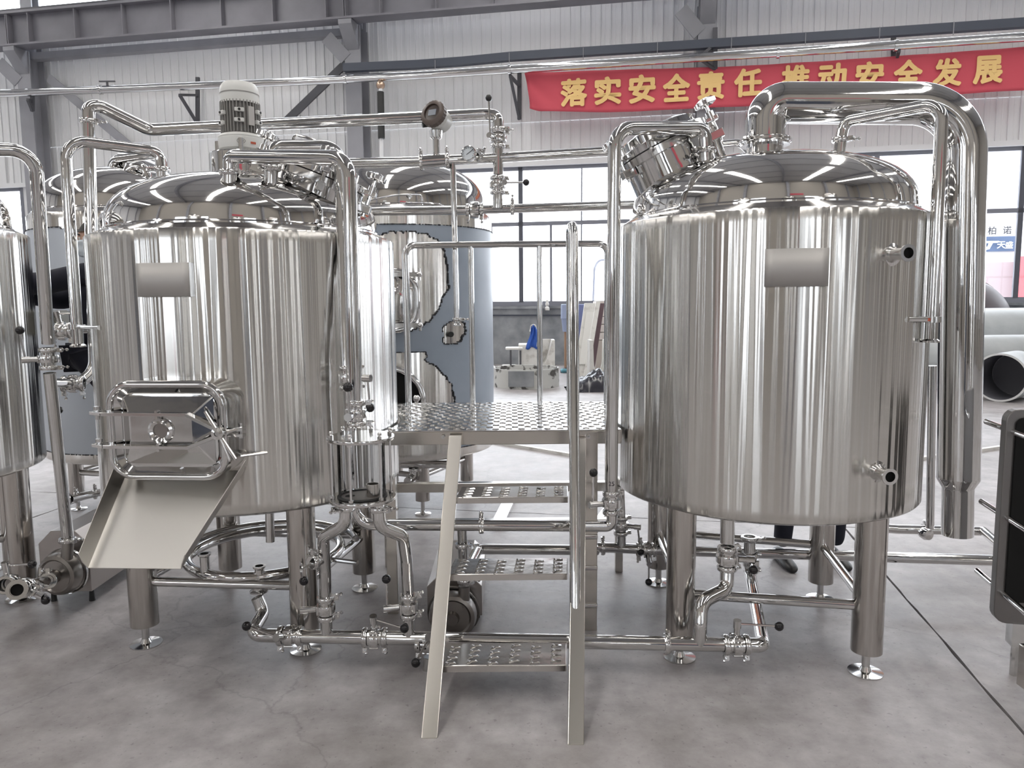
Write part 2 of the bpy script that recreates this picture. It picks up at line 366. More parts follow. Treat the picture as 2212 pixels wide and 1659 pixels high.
m = MB(); hbox(m, S0, S1, ZW1, ZW1 + .12, WC - .12, WC + .05); m.build('window_lintel', CLAD, wb, flat=True)
m = MB(); hbox(m, S0, -18.4, ZW1 + .12, zt, WC, WC + .1); hbox(m, 12.9, S1, ZW1 + .12, zt, WC, WC + .1); m.build('side_cladding', CLAD, wb, flat=True)
m = MB(); hbox(m, S0, S1, 0, ZW0 - .16, WC - .02, WC + .22); m.build('plaster_base', PLASTER, wb, flat=True)
m = MB(); hbox(m, S0, S1, ZW0 - .16, ZW0 - .10, WC - .10, WC + .22); m.build('window_ledge', PLASTER, wb, flat=True)
sj1 = sz(atw(50, 450))[0]; sj2 = SCA[1] + 1.2
m = MB(); hbox(m, sj1, sj2, ZW0 - .1, ZW1, WC - .01, WC + .06); m.build('side_infill', CLAD, wb, flat=True)
m = MB(); m.tube([HP(s_, ZW0 - .32 + z_, WC - .06) for s_, z_ in ((-6, 0), (-1.5, -.02), (0.2, .02), (1.3, .1), (4, .09), (8, .1))], .02, seg=8); m.build('conduit', TRAY, wb)
def window(n, s0, s1, z0, z1, zm, sp, c=WC, thick=2):
    r = sroot('window_%d' % n); f = .055; m = MB()
    for (z, h) in ((z0, .10), (z1 - .03, .06)): hbox(m, s0, s1, z - h, z + .03, c - .02, c + .05)
    for s in (s0, s1): hbox(m, s - f, s + f, z0, z1, c - .02, c + .05)
    m.build('window_frame', FRAME, r, flat=True)
    if zm:
        m = MB(); hbox(m, s0, s1, zm - .05, zm + .05, c - .02, c + .05); m.build('transom', FRAME, r, flat=True)
    k = 0; rows = [(z0, zm), (zm, z1)] if zm else [(z0, z1)]
    n_ = max(1, round((s1 - s0) / sp)); w = (s1 - s0) / n_
    for k in range(n_):
        a = s0 + w * k
        if k:
            t = .11 if k % thick == 0 else .035
            m = MB(); hbox(m, a - t / 2, a + t / 2, z0, z1, c - .03, c + .04); m.build('mullion', FRAME, r, flat=True)
        if zm:
            m = MB(); hbox(m, a + w / 2 - .03, a + w / 2 + .03, z0, zm, c - .01, c + .03); m.build('sash_bar', FRAME, r, flat=True)
        for (a0, b0) in rows:
            m = MB(); m.add([HP(a, a0, c + .01), HP(a + w, a0, c + .01), HP(a + w, b0, c + .01), HP(a, b0, c + .01)], [(0, 1, 2, 3)]); m.build('pane', PANE, r, flat=True)
sA = sz(atw(1125, 500))[0]
window(1, S0 + .5, sj1, ZW0, ZW1, ZWM, 1.5)
window(2, sj2, sA, ZW0, ZW1, ZWM, 1.57)
window(3, sA, sA + 4.71, ZW0, ZW1, ZWM, 1.57)
window(4, sA + 5.38, sA + 11.65, ZW0, ZW1, ZWM, 1.57)
m = MB(); hbox(m, sA + 4.71, sA + 5.38, ZW0 - .1, ZW1, WC - .01, WC + .06); m.build('pier_infill', CLAD, wb, flat=True)
window(10, sA + 11.65, S1, ZW0, ZW1, ZWM, 1.57)
window(5, S0 + .5, S1 - .5, zt, ZR, None, 3.0)
# the other walls, seen only as reflections
wf = sroot('wall_front'); m = MB(); hbox(m, S0, S1, 0, 1.3, CB - .1, CB); hbox(m, S0, S1, 4.2, ZR, CB - .1, CB)
for q, w_ in ((-27, 4.6), (-13.2, 4.6), (-1.9, 7.0), (8.0, 4.6)): hbox(m, q, q + w_, 1.3, 4.2, CB - .1, CB)
m.build('wall_panel', CLADB, wf, flat=True)
for i, q in enumerate((-22.4, -8.6, 5.1, 12.6)): window(6 + i, q, q + (9.2, 6.7, 2.9, 9.4)[i], 1.3, 4.2, 2.9, 1.6, CB - .05)
for nm, s in (('wall_left', S0), ('wall_right', S1)):
    r = sroot(nm); m = MB(); hbox(m, s - .1 if s < 0 else s, s if s < 0 else s + .1, 0, ZR, CB, WC); m.build('wall_panel', CLADB if s > 0 else CLAD, r, flat=True)
def portal(s, z, c, w, h, d):
    l = bpy.data.lights.new('daylight_portal', 'AREA'); l.shape = 'RECTANGLE'; l.size = w; l.size_y = h; l.cycles.is_portal = True
    o = bpy.data.objects.new('daylight_portal', l); COL.objects.link(o)
    zx = -V3(d); xx = ZZ.cross(zx).normalized(); yy = zx.cross(xx); mm = Matrix((xx, yy, zx)).transposed().to_4x4(); mm.translation = HP(s, z, c); o.matrix_world = mm
portal((S0 + S1) / 2, (ZW0 + ZW1) / 2, WC + .12, S1 - S0, ZW1 - ZW0, -NW)
portal((S0 + S1) / 2, (zt + ZR) / 2, WC + .12, S1 - S0, ZR - zt, -NW)
portal((S0 + S1) / 2, 2.75, CB - .15, S1 - S0, 2.9, NW)
# braces, pipe and tray on the wall
def bp(px0, py0, px1, py1, c, w, name, label, cat, m_=BRKT, d=.06):
    m = MB(); m.bar(atw(px0, py0, c), atw(px1, py1, c), w, d, NW); return tag(m.build(name, m_, flat=True), label, cat)
bp(105, 168, 352, 376, 18.8, .22, 'diagonal_brace', 'grey diagonal brace running down right from the left column', 'brace', COLUMN)
bp(748, 136, 618, 262, 18.8, .20, 'diagonal_brace', 'dark diagonal brace running down left from the middle column', 'brace', BRKT)
pp = [(-60, 206), (0, 202), (217, 194), (600, 178), (900, 163), (1101, 150), (1496, 125), (1850, 103), (2300, 74)]
t = thing('overhead_pipe', 'long thin bright steel pipe crossing the back wall above the tanks', 'pipe', atw(1100, 150, 18.14))
m = MB(); m.tube([atw(x, y, 18.14) for x, y in pp], .10, seg=14); m.build('pipe_run', STEEL, t)
for x, y in ((217, 194), (747, 170), (1101, 150), (1680, 114), (1935, 98)):
    p = atw(x, y, 18.14); m = MB(); m.cyl(p - UW * .03, p + UW * .03, .125, seg=16); m.build('pipe_collar', BRITE, t)
p = atw(232, 186, 18.14); m = MB(); m.cyl(p, p + ZZ * .1, .03, seg=8); m.box(p + ZZ * .12, (.42, .04, .03)); m.build('valve_handle', BRKT, t)
tp = [(743, 147), (902, 140), (1000, 133), (1101, 123), (1300, 110), (1496, 98), (1800, 78), (2300, 44)]
t = thing('cable_tray', 'dark blue grey cable conduit sagging above the bright wall pipe', 'conduit', atw(1100, 123, 18.35))
P_ = [atw(x, y, 18.35) for x, y in tp]; m = MB()
vs = []
for i, p in enumerate(P_):
    for dz, dc in ((-.095, -.08), (.095, -.08), (.095, .08), (-.095, .08)): vs.append(p + ZZ * dz + NW * dc)
fs = [(4 * i + j, 4 * i + (j + 1) % 4, 4 * i + 4 + (j + 1) % 4, 4 * i + 4 + j) for i in range(len(P_) - 1) for j in range(4)] + [(3, 2, 1, 0), tuple(4 * (len(P_) - 1) + j for j in range(4))]
m.add(vs, fs); m.build('tray_body', TRAY, t, flat=True)
for i in range(1, 9):
    x = 780 + i * 160; y = 140 - (x - 900) * .068 if x > 950 else 142; p = atw(x, y, 18.26); m = MB(); m.box(p, (.012, .02, .27)); m.build('tie_wire', COLUMN, t, flat=True)
for (x, yt, yb, px_, py_, lab) in ((427, 167, 268, 388, 193, 'dark triangular pipe bracket above the agitator motor, left end of the pipe'), (1122, 140, 258, 1102, 152, 'dark triangular pipe bracket left of the red banner'),
                                  (1545, 60, 150, 1508, 112, 'grey pipe bracket in front of the right hand column'), (1930, 72, 150, 1942, 98, 'short grey pipe bracket above the banner at far right'), (70, 205, 240, 60, 203, 'small dark pipe bracket at the far left column')):
    t = thing('pipe_bracket', lab, 'bracket', atw(x, yb, 18.9)); m = MB(); cc_ = 18.39 if x in (1545, 70) else 18.85; a, b_, c_ = atw(x, yt, cc_), atw(x, yb, cc_), atw(px_, py_ + 12, 18.14)
    m.bar(a, b_, .10, .06, NW); m.build('upright', BRKT, t, flat=True)
    m = MB(); m.bar(c_, a * .62 + b_ * .38, .07, .06, ZZ); m.build('arm', BRKT, t, flat=True)
    m = MB(); m.bar(c_, b_, .07, .06, UW); m.build('strut', BRKT, t, flat=True)
t = thing('hanging_pipe', 'vertical pipe with black foam insulation hanging beside the middle column', 'pipe', atw(823, 340, 18.0))
m = MB(); m.tube([atw(822, 176, 18.1), atw(824, 345, 18.0)], .05, seg=12); m.build('pipe_run', CLAD, t)
m = MB(); m.tube([atw(822, 199, 18.1), atw(824, 299, 18.0)], .085, seg=12); m.build('insulation', RUB, t)
p = atw(822, 184, 18.1); m = MB(); m.ball(p, .11, 12); m.build('valve', mat('brass', (.55, .4, .3), .3, 1), t)
# banner
t = thing('banner', 'long red cloth banner with gold Chinese lettering hung on the back wall', 'banner', atw(1300, 200, 18.3))
CBN = 18.36
def bedge(f):                                    # top and bottom z along the banner
    return None
sb0 = sz(atw(1133, 200, CBN))[0]; sb1 = sz(atw(2260, 150, CBN))[0]
topz = [(1133, 157), (1300, 152), (1600, 143), (1900, 124), (2260, 98)]; botz = [(1133, 234), (1160, 240), (1310, 243), (1600, 230), (1900, 214), (2260, 192)]
def zat(tab, s):
    L_ = [sz(atw(x, y, CBN)) for x, y in tab]
    for (a, za), (b_, zb) in zip(L_, L_[1:]):
        if s <= b_: return za + (zb - za) * max(0, (s - a)) / (b_ - a)
    return L_[-1][1]
def bw(s, f): return CBN + .02 * math.sin(s * 2.1 + f * 2) * (.4 + f * .6) + .012 * math.sin(s * 5.3 - f * 3) + (.04 * math.sin(f * 9 - (s - sb0) * 7) * math.exp(-(s - sb0) * 1.6))
n, q = 120, 12; m = MB(); vs = []
for i in range(n + 1):
    s = sb0 + (sb1 - sb0) * i / n; a, c_ = zat(topz, s), zat(botz, s)
    for j in range(q + 1):
        f = j / q; inset = .12 * math.sin(f * math.pi / 2) * max(0, 1 - i / 6); vs.append(HP(s + inset, a + (c_ - a) * f, bw(s, f)))
m.add(vs, [(i * (q + 1) + j, i * (q + 1) + j + 1, (i + 1) * (q + 1) + j + 1, (i + 1) * (q + 1) + j) for i in range(n) for j in range(q)])
m.build('banner_cloth', RED, t, ang=80, solid=.006)
def glyph(ch, size=1, bold=.042):
    c = bpy.data.curves.new('g', 'FONT'); c.body = ch; c.size = size; c.align_x = 'CENTER'; c.resolution_u = 3
    o = bpy.data.objects.new('g', c); COL.objects.link(o); bpy.context.view_layer.update(); dg = bpy.context.evaluated_depsgraph_get()
    me = bpy.data.meshes.new_from_object(o.evaluated_get(dg)); bpy.data.objects.remove(o); bpy.data.curves.remove(c)
    xs = [v.co.x for v in me.vertices]; ys = [v.co.y for v in me.vertices]; cx, cy = (min(xs) + max(xs)) / 2, (min(ys) + max(ys)) / 2; h = max(ys) - min(ys); w = max(xs) - min(xs)
    V = [((v.co.x - cx), (v.co.y - cy)) for v in me.vertices]; F = [tuple(p.vertices) for p in me.polygons]
    if bold:
        n0 = len(V); sh = [(math.cos(a) * bold, math.sin(a) * bold) for a in [math.pi / 4 * k for k in range(8)]]; V0, F0 = V, F; V = [(x + dx, y + dy) for dx, dy in sh for x, y in V0]; F = [tuple(i + k * n0 for i in f) for k in range(8) for f in F0]; w += 2 * bold; h += 2 * bold
    return V, F, w, h
for ch, cx, cy in (('落', 1240, 201), ('实', 1313, 197), ('安', 1387, 193), ('全', 1461, 190), ('责', 1535, 186), ('任', 1615, 180), ('推', 1718, 172), ('动', 1797, 168), ('安', 1877, 165), ('全', 1960, 161), ('发', 2045, 157), ('展', 2132, 152)):
    V, F, w, h = glyph(ch); p = atw(cx, cy, CBN); s, z = sz(p); hh = 57 * p.y / 1600; ww = 57 * p.y / 1600 * .98; m = MB(); vs = []
    for (x, y) in V:
        S_ = s + x / w * ww; Z_ = z + y / h * hh; a, c_ = zat(topz, S_), zat(botz, S_); vs.append(HP(S_, Z_, bw(S_, (Z_ - a) / (c_ - a)) - .05))
    m.add(vs, F); m.build('lettering', GOLD, t, flat=True)
# ------------------------------------------------------------------ outside, seen through the window at right
t = thing('outside_shop_front', 'washed out shop front with blue sign band seen through the far right window', 'building', HP(20, 0, 30))
P0 = atw(2060, 660, 30); P1 = atw(2300, 660, 30)
def oq(px0, py0, px1, py1, c, name, m_):
    m = MB(); a, b_ = sz(atw(px0, py1, c)), sz(atw(px1, py0, c)); hbox(m, a[0], b_[0], a[1], b_[1], c, c + .25); return m.build(name, m_, t, flat=True)
oq(2040, 300, 2420, 668, 30, 'facade', mat('pale_facade', (.42, .41, .42), .8)); oq(2040, 510, 2196, 545, 29.9, 'sign_band', mat('sign_blue', (.045, .07, .13), .6)); oq(2040, 566, 2196, 668, 29.9, 'brick_wall', mat('far_brick', (.24, .19, .20), .9))
oq(2196, 550, 2420, 668, 29.6, 'red_panel', mat('red_panel', (.45, .05, .06), .6))
WT = mat('sign_white', (.9, .9, .9), .6)
SGREY = mat('sign_grey', (.12, .12, .13), .6)
for ch, cx, cy, hpx, mm_ in (('柏', 2143, 498, 17, SGREY), ('诺', 2176, 497, 17, SGREY), ('天', 2163, 529, 15, WT), ('盛', 2180, 529, 15, WT)):
    V, F, w, h = glyph(ch, 1, .02); p = atw(cx, cy, 29.8); s, z = sz(p); hh = hpx * p.y / 1600; m = MB(); m.add([HP(s + x / h * hh, z + y / h * hh, 29.8) for x, y in V], F); m.build('lettering', mm_, t, flat=True)
m = MB(); p = atw(2140, 530, 29.8); s, z = sz(p); d_ = p.y / 1600
m.add([HP(s + x * d_, z + y * d_, 29.8) for x, y in ((-14, 9), (16, 9), (13, 5), (4, 5), (-2, -8), (-14, -10), (-6, -2), (-4, 5), (-12, 5))], [(0, 1, 2, 3, 7, 8), (3, 4, 5, 6, 7)]); m.build('logo', WT, t, flat=True)
# ------------------------------------------------------------------ things lying along the window wall
PALE = mat('pale_enamel', (.62, .61, .58), .4); noise_mix(PALE, (.42, .40, .37), (.68, .67, .64), 6, 6, .3, .5)
SCAB = mat('scabbed_white_paint', (.4, .4, .4), .7); noise_mix(SCAB, (.08, .075, .07), (.52, .52, .50), 5, 8, .40, .46)
def fy(py, px=1150): return atz(px, py, 0)
c = fy(838, 1138); R = 73 * c.y / 1600
t = thing('steel_ring_tub', 'low round tub with flaking white paint on the floor by the windows', 'tub', (c.x, c.y, 0))
m = MB(); m.lathe([(R, 0), (R, .36), (R - .03, .36), (R - .03, 0), (R, 0)], (c.x, c.y + R * .6, 0), (0, 0, 1), 40); m.build('tub_wall', SCAB, t)
m = MB(); m.prism([(c.x - R * .55, c.y + R * .6 - R * .98, .05), (c.x + R * .2, c.y + R * .6 - R * 1.06, .05), (c.x + R * .2, c.y + R * .6 - R * 1.06, .34), (c.x - R * .55, c.y + R * .6 - R * .98, .34)], (0, .03, 0)); m.build('patch_plate', PLASTER, t, flat=True)
c = fy(828, 1140); Yb = c.y + 1.2
def bbox(name, label, cat, px0, py0, px1, py1, Y, d, m_, bev=.02, group=None):
    a = at(px0, py1, Y); b_ = at(px1, py0, Y); z0 = max(0, a.z) if a.z > .12 else 0; m = MB(); m.box(((a.x + b_.x) / 2, Y + d / 2, (z0 + b_.z) / 2), (b_.x - a.x, d, b_.z - z0))
    return tag(m.build(name, m_, flat=True, bevel=bev), label, cat, group)
# moulded shell with a scooped side
a, b_, = at(1121, 828, Yb), at(1199, 735, Yb); sc_ = thing('moulded_shell', 'white moulded shell with a scooped opening standing behind the round tub', 'moulding', ((a.x + b_.x) / 2, Yb, 0))
x0, x1, xm, h0, h1 = a.x, b_.x, at(1160, 700, Yb).x, at(1121, 744, Yb).z, at(1199, 735, Yb).z
m = MB(); m.prism([(x0, Yb, 0), (xm, Yb, 0), (xm, Yb, h0), (x0, Yb, h0)], (0, .55, 0)); m.build('side_wall', PALE, sc_, flat=True, bevel=.02)
m = MB(); pts = [(x1, h1)] + [(x1, 0), (xm, 0)] + [(xm + (x1 - xm) * .0, h1 * .35)] + [(xm + (x1 - xm) * (.18 + .62 * f), h1 * (.30 + .60 * f ** 2.2)) for f in (0, .2, .4, .6, .8, 1)] + [(x1 - .06, h1)]
m.prism([(x, Yb + .05, z) for x, z in pts], (0, .5, 0)); m.build('scooped_wall', PALE, sc_, flat=True)
m = MB(); m.box(((xm + x1) / 2, Yb + .60, h1 / 2), (x1 - xm, .06, h1)); m.build('back_wall', PALE, sc_, flat=True)
# stool with pale seat
c = at(1108, 800, Yb - .1); t = thing('work_stool', 'dark legged stool with pale seat left of the white moulded shell', 'stool', (c.x, Yb - .1, 0))
ht = at(1100, 753, Yb - .1).z; xa, xb = at(1097, 750, Yb).x, at(1124, 750, Yb).x
m = MB(); m.box(((xa + xb) / 2, Yb, ht), (xb - xa + .1, .4, .05)); m.build('seat', PALE, t, flat=True, bevel=.02)
for dx in (xa + .06, xb):
    for dy in (-.15, .15): m = MB(); m.box((dx, Yb + dy, ht / 2 - .02), (.04, .04, ht - .04)); m.build('leg', BRKT, t, flat=True)
# blue cloth
BLUE = mat('blue_cloth', (.03, .10, .42), .8); c = at(1151, 742, Yb + .3); t = thing('blue_rag', 'bright blue rag hanging over the top of the white moulded shell', 'cloth', c)
m = MB(); vs = []; nz, nx = 10, 8; c1, c0 = at(1152, 704, Yb + .05), at(1152, 752, Yb + .05)
for i in range(nz + 1):
    f = i / nz; w = .05 + .10 * f
    for j in range(nx + 1): u = j / nx - .5; vs.append((c1.x + u * 2 * w + .02 * math.sin(f * 5), Yb - .02 + .03 * math.sin(u * 14 + f * 3), c1.z + (c0.z - c1.z) * f + .03 * math.cos(u * 9)))
m.add(vs, [(i * (nx + 1) + j, i * (nx + 1) + j + 1, (i + 1) * (nx + 1) + j + 1, (i + 1) * (nx + 1) + j) for i in range(nz) for j in range(nx)]); m.build('cloth_fold', BLUE, t, ang=80, solid=.01)
m = MB(); m.tube([(c1.x - .07, Yb, c1.z - .12), (c1.x - .04, Yb, c1.z + .02), (c1.x + .04, Yb, c1.z + .02), (c1.x + .07, Yb, c1.z - .12), (c1.x + .07, Yb, h0 - .05)], .018, .04, 8); m.build('hook', PALE, t)
# blue drum column and board
Yd = 17.0
a = at(1225, 700, Yd); t = thing('blue_drum', 'tall faded blue drum standing on a stand against the wall', 'drum', (a.x, Yd, 0)); zt_, zb_ = at(1225, 658, Yd).z, at(1225, 718, Yd).z
m = MB(); m.lathe([(1e-4, zb_), (.10, zb_ + .02), (.13, zb_ + .3), (.145, zb_ + .32), (.14, zt_), (.12, zt_ + .01), (1e-4, zt_ + .01)], (a.x, Yd, 0), (0, 0, 1), 20); m.build('barrel', mat('faded_blue', (.28, .33, .48), .5), t)
m = MB(); m.cyl((a.x - .02, Yd, 0), (a.x - .02, Yd, zb_ + .03), .05, seg=10); m.build('stand', mat('wood_stand', (.32, .2, .13), .6), t); m = MB(); m.lathe([(.14, 0), (.14, .06), (.05, .12)], (a.x - .02, Yd, 0), (0, 0, 1), 12); m.build('base', BRKT, t)
bbox('blue_board', 'flat blue board standing against the wall behind the bright handrail', 'board', 1243, 657, 1266, 760, 17.3, .08, mat('blue_board', (.16, .19, .36), .5))
# leaning panels
def lean(label, px0, py0, px1, py1, Y, w, m_, frame=None):
    p0, p1 = atz(px0, py0, 0), at(px1, py1, Y); p0 = V3((at(px0, py0, Y).x, Y - .35, 0)); t = thing('leaning_panel', label, 'panel', p0); z = (p1 - p0).normalized(); x = V3((w, 0, 0))
    th = V3((0, -.04, 0)); m = MB(); m.prism([p0, p0 + x, p1 + x, p1], th); m.build('panel_sheet', m_, t, flat=True, bevel=.01)
    if frame:
        L = p1 - p0; q0 = p0 + L * .18 + x * .22 - V3((0, .05, 0)); m = MB(); m.prism([q0, q0 + x * .56, q0 + x * .56 + L * .7, q0 + L * .7], (0, -.01, 0)); m.build('inner_pane', frame, t, flat=True)
    return t
lean('tall cream panel with framed inset leaning against the wall', 1236, 806, 1262, 655, 16.2, .32, PALE, mat('cream_inset', (.75, .74, .71), .6))
lean('narrow pale plank leaning just right of the cream panel', 1256, 800, 1287, 650, 15.9, .10, PALE)
lean('dark maroon board leaning behind the narrow pale plank', 1262, 798, 1290, 655, 16.3, .16, mat('maroon', (.10, .06, .07), .6))
# stack of pale blocks, by the wall
bs = bpy.data.meshes.new('crate'); t0 = None
for k in range(5):
    Y = 16.8; a, b_ = at(1287, 735 - 17 * k, Y), at(1330, 718 - 17 * k, Y); m = MB(); m.box(((a.x + b_.x) / 2, Y + .3, a.z + (b_.z - a.z) / 2 + .0), (b_.x - a.x, .6, (b_.z - a.z) * .96))
    tag(m.build('foam_block', mat('foam_block', (.60, .55, .52), .8) if k == 0 else bpy.data.materials['foam_block'], flat=True, bevel=.02), ('lowest', 'second lowest', 'middle', 'second highest', 'topmost')[k] + ' beige foam block of the stack between handrail and right tank', 'block', 'foam blocks stacked beside the right tank')
a, b_ = at(1287, 786, 16.8), at(1330, 737, 16.8)
bbox('pallet_base', 'pale timber base carrying the stack of foam blocks', 'pallet', 1287, 735, 1330, 800, 16.8, .6, mat('pale_timber', (.45, .40, .36), .7))
# second moulded shell at right
Yc = 14.6; a, b_ = at(1274, 812, Yc), at(1335, 735, Yc); t = thing('moulded_shell', 'white U shaped moulded shell partly hidden by the right tank pipe', 'moulding', (a.x, Yc, 0)); h = b_.z
w_ = b_.x - a.x; U_ = [(a.x, h), (a.x, 0), (b_.x, 0), (b_.x, h), (a.x + w_ * .55, h)] + [(a.x + w_ * (.34 + .20 * math.cos(q_)), h * .55 - h * .33 * math.sin(q_)) for q_ in (0, .4, .8, 1.2, 1.57, 1.95, 2.35, 2.75, 3.14)] + [(a.x + w_ * .12, h)]
m = MB(); m.prism([(x, Yc, z) for x, z in U_], (0, .5, 0)); m.build('shell_wall', PALE, t, flat=True)
# black plastic heap
c = fy(845, 1284); t0_ = c; m = MB(); vs = []; nx, ny = 36, 24
for i in range(nx + 1):
    for j in range(ny + 1):
        u, v = i / nx * 2 - 1, j / ny * 2 - 1; r = math.sqrt(u * u + v * v); hgt = max(0, (1 - r ** 2)) ** .6
        p = V3((u * .55 + .1, v * .5, 0)); nz_ = noise.noise(p * 4) * .5 + abs(noise.noise(p * 9)) * .5
        vs.append((c.x + u * .55 + .05, c.y + .3 + v * .5, max(0, hgt * (.30 + .18 * nz_) * (1 + .3 * u))))
m.add(vs, [(i * (ny + 1) + j, i * (ny + 1) + j + 1, (i + 1) * (ny + 1) + j + 1, (i + 1) * (ny + 1) + j) for i in range(nx) for j in range(ny)])
tag(m.build('plastic_sheet_heap', mat('black_plastic', (.02, .02, .028), .22), ang=60), 'crumpled heap of black plastic sheeting on the floor left of the right tank', 'plastic sheet')
for (x, y, w, h, lab) in ((1050, 790, 40, 8, 'flat white offcut on the floor beside the wrapped tank'), (1100, 785, 34, 7, 'small white offcut leaning under the work stool'), (1222, 796, 22, 9, 'teal crumpled sack on the floor behind the bright handrail')):
    p = atz(x, y + h, 0) if y + h > 790 else at(x, y + h, 18); Y = min(18.4, p.y); a, b_ = at(x - w / 2, y + h, Y), at(x + w / 2, y, Y); m = MB(); m.box(((a.x + b_.x) / 2, Y, (b_.z - a.z) / 2), (b_.x - a.x, .3, b_.z - a.z)); tag(m.build('offcut' if 'offcut' in lab else 'sack', PALE if 'white' in lab else mat('teal_sack', (.10, .28, .34), .7), flat=False, bevel=.05), lab, 'offcut' if 'offcut' in lab else 'sack')
# arch-topped rack outside the window
t = thing('arched_rail', 'thin pale arched rail beyond the window left of the right tank', 'rail', at(1283, 660, 22)); m = MB(); m.tube([at(1281, 660, 22), at(1284, 580, 22), at(1292, 562, 22), at(1320, 560, 22)], .035, .3, 8); m.build('rail_tube', FRAME, t)
# small white insulator bits on the sill
m = MB(); p = atw(1182, 662, WC - .15); m.lathe([(1e-4, -.1), (.06, -.1), (.06, -.04), (.03, 0), (.05, .05), (.03, .12), (.035, .16), (1e-4, .17)], p, (0, 0, 1), 12); tag(m.build('sill_fitting', PALE), 'small white fitting standing on the window sill', 'fitting')
# ------------------------------------------------------------------ rolled steel cylinders at right
CG = mat('grey_shell_plate', (.40, .42, .43), .5); noise_mix(CG, (.34, .36, .37), (.46, .48, .49), 1.5, 6)
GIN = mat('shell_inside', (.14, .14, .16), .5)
def shell(name, label, p, ax, r, L, t_=.03):
    t = thing(name, label, 'steel cylinder', p); m = MB(); e = V3(p); m.lathe([(r, L), (r, 0)], e, ax, 48); m.build('outer_shell', CG, t)
    m = MB(); m.lathe([(r - t_, L), (r - t_, 0)], e, ax, 48); o = m.build('inner_shell', GIN, t); m = MB(); m.lathe([(1e-4, L), (r - t_, L)], e, ax, 32); m.build('end_disc', GIN, t); m = MB(); m.lathe([(r - t_, 0), (r, 0)], e, ax, 48); m.build('rim', mat('pale_rim', (.6, .6, .6), .5) if 'pale_rim' not in bpy.data.materials else bpy.data.materials['pale_rim'], t); return t
Yr = atz(2160, 868, 0).y; r_ = 53 * Yr / 1600; p = at(2160, 814, Yr); p.z = r_
axr = (UW * .93 + NW * .36).normalized()
shell('open_steel_cylinder', 'grey steel cylinder lying on the floor with its open end facing us at far right', p, (axr + NW * .8).normalized(), r_, .85)
p2 = at(2055, 775, Yr + 1.6); z2 = at(2110, 727, Yr + 1.6).z
def lying(label, px, pyt, pyb, Y, L, m_=CG):
    a, b_ = at(px, pyt, Y), at(px, pyb, Y); r = (a.z - b_.z) / 2; c = V3((a.x, Y + r, (a.z + b_.z) / 2)); t = thing('steel_cylinder', label, 'steel cylinder', (c.x, c.y, c.z - r)); m = MB(); m.lathe([(1e-4, 0), (r, 0), (r, L), (1e-4, L)], c, V3((1, .12, 0)), 40); m.build('outer_shell', m_, t); m = MB(); m.lathe([(r + .012, .2), (r + .012, .26), (r, .26), (r, .2)], c, V3((1, .12, 0)), 40); m.build('seam_band', m_, t); return t
Y1 = Yr + 1.3; p = at(1990, 727, Y1); rr = p.z / 2
t = thing('steel_cylinder', 'grey steel cylinder lying behind the open ended one at far right', 'steel cylinder', (p.x, Y1, 0)); m = MB(); m.lathe([(1e-4, 0), (rr, 0), (rr, 4.5), (1e-4, 4.5)], (p.x, Y1 + rr * .6, rr), (1, .05, 0), 48); m.build('outer_shell', CG, t)
p = at(2050, 668, Y1 + 1.0); rr2 = p.z / 2
t = thing('steel_cylinder', 'largest grey steel cylinder rising behind the others beside the far right window', 'steel cylinder', (p.x, Y1 + 1.5, 0)); m = MB(); m.lathe([(1e-4, 0), (rr2, 0), (rr2, 4.5), (1e-4, 4.5)], (p.x, Y1 + 2.2, rr2), (1, .05, 0), 48); m.build('outer_shell', CG, t)
p = at(2105, 668, 16.9); t = thing('dished_head', 'dark brown dished tank head standing behind the grey cylinders', 'dished head', (p.x, 16.9, 0)); rad = at(2105, 603, 16.9).z / 2
m = MB(); m.lathe([(rad, 0)] + [(rad * math.cos(a), .45 * math.sin(a)) for a in (.2, .5, .8, 1.1, 1.4)] + [(1e-4, .45)], (p.x, 16.9, rad), (.25, -1, .2), 40); m.build('head_shell', mat('brown_steel', (.095, .075, .08), .5), t)
m = MB(); m.lathe([(rad * 1.03, -.03), (rad * 1.03, .03), (rad * .97, .03)], (p.x, 16.9, rad), (.25, -1, .2), 40); m.build('rim', mat('brown_rim', (.13, .11, .11), .5), t)
# loose strip on the floor far behind
for a_, b_, lab in (((1066, 957), (1232, 985), 'thin pale steel strip lying on the floor behind the platform'), ((1990, 993), (2166, 968), 'thin pale hose lying on the floor behind the big vapour pipe')):
    p, q = atz(*a_, 0), atz(*b_, 0); m = MB(); m.bar(p + ZZ * .015, q + ZZ * .015, .05, .03, ZZ); tag(m.build('floor_strip', PALE, flat=True), lab, 'strip')
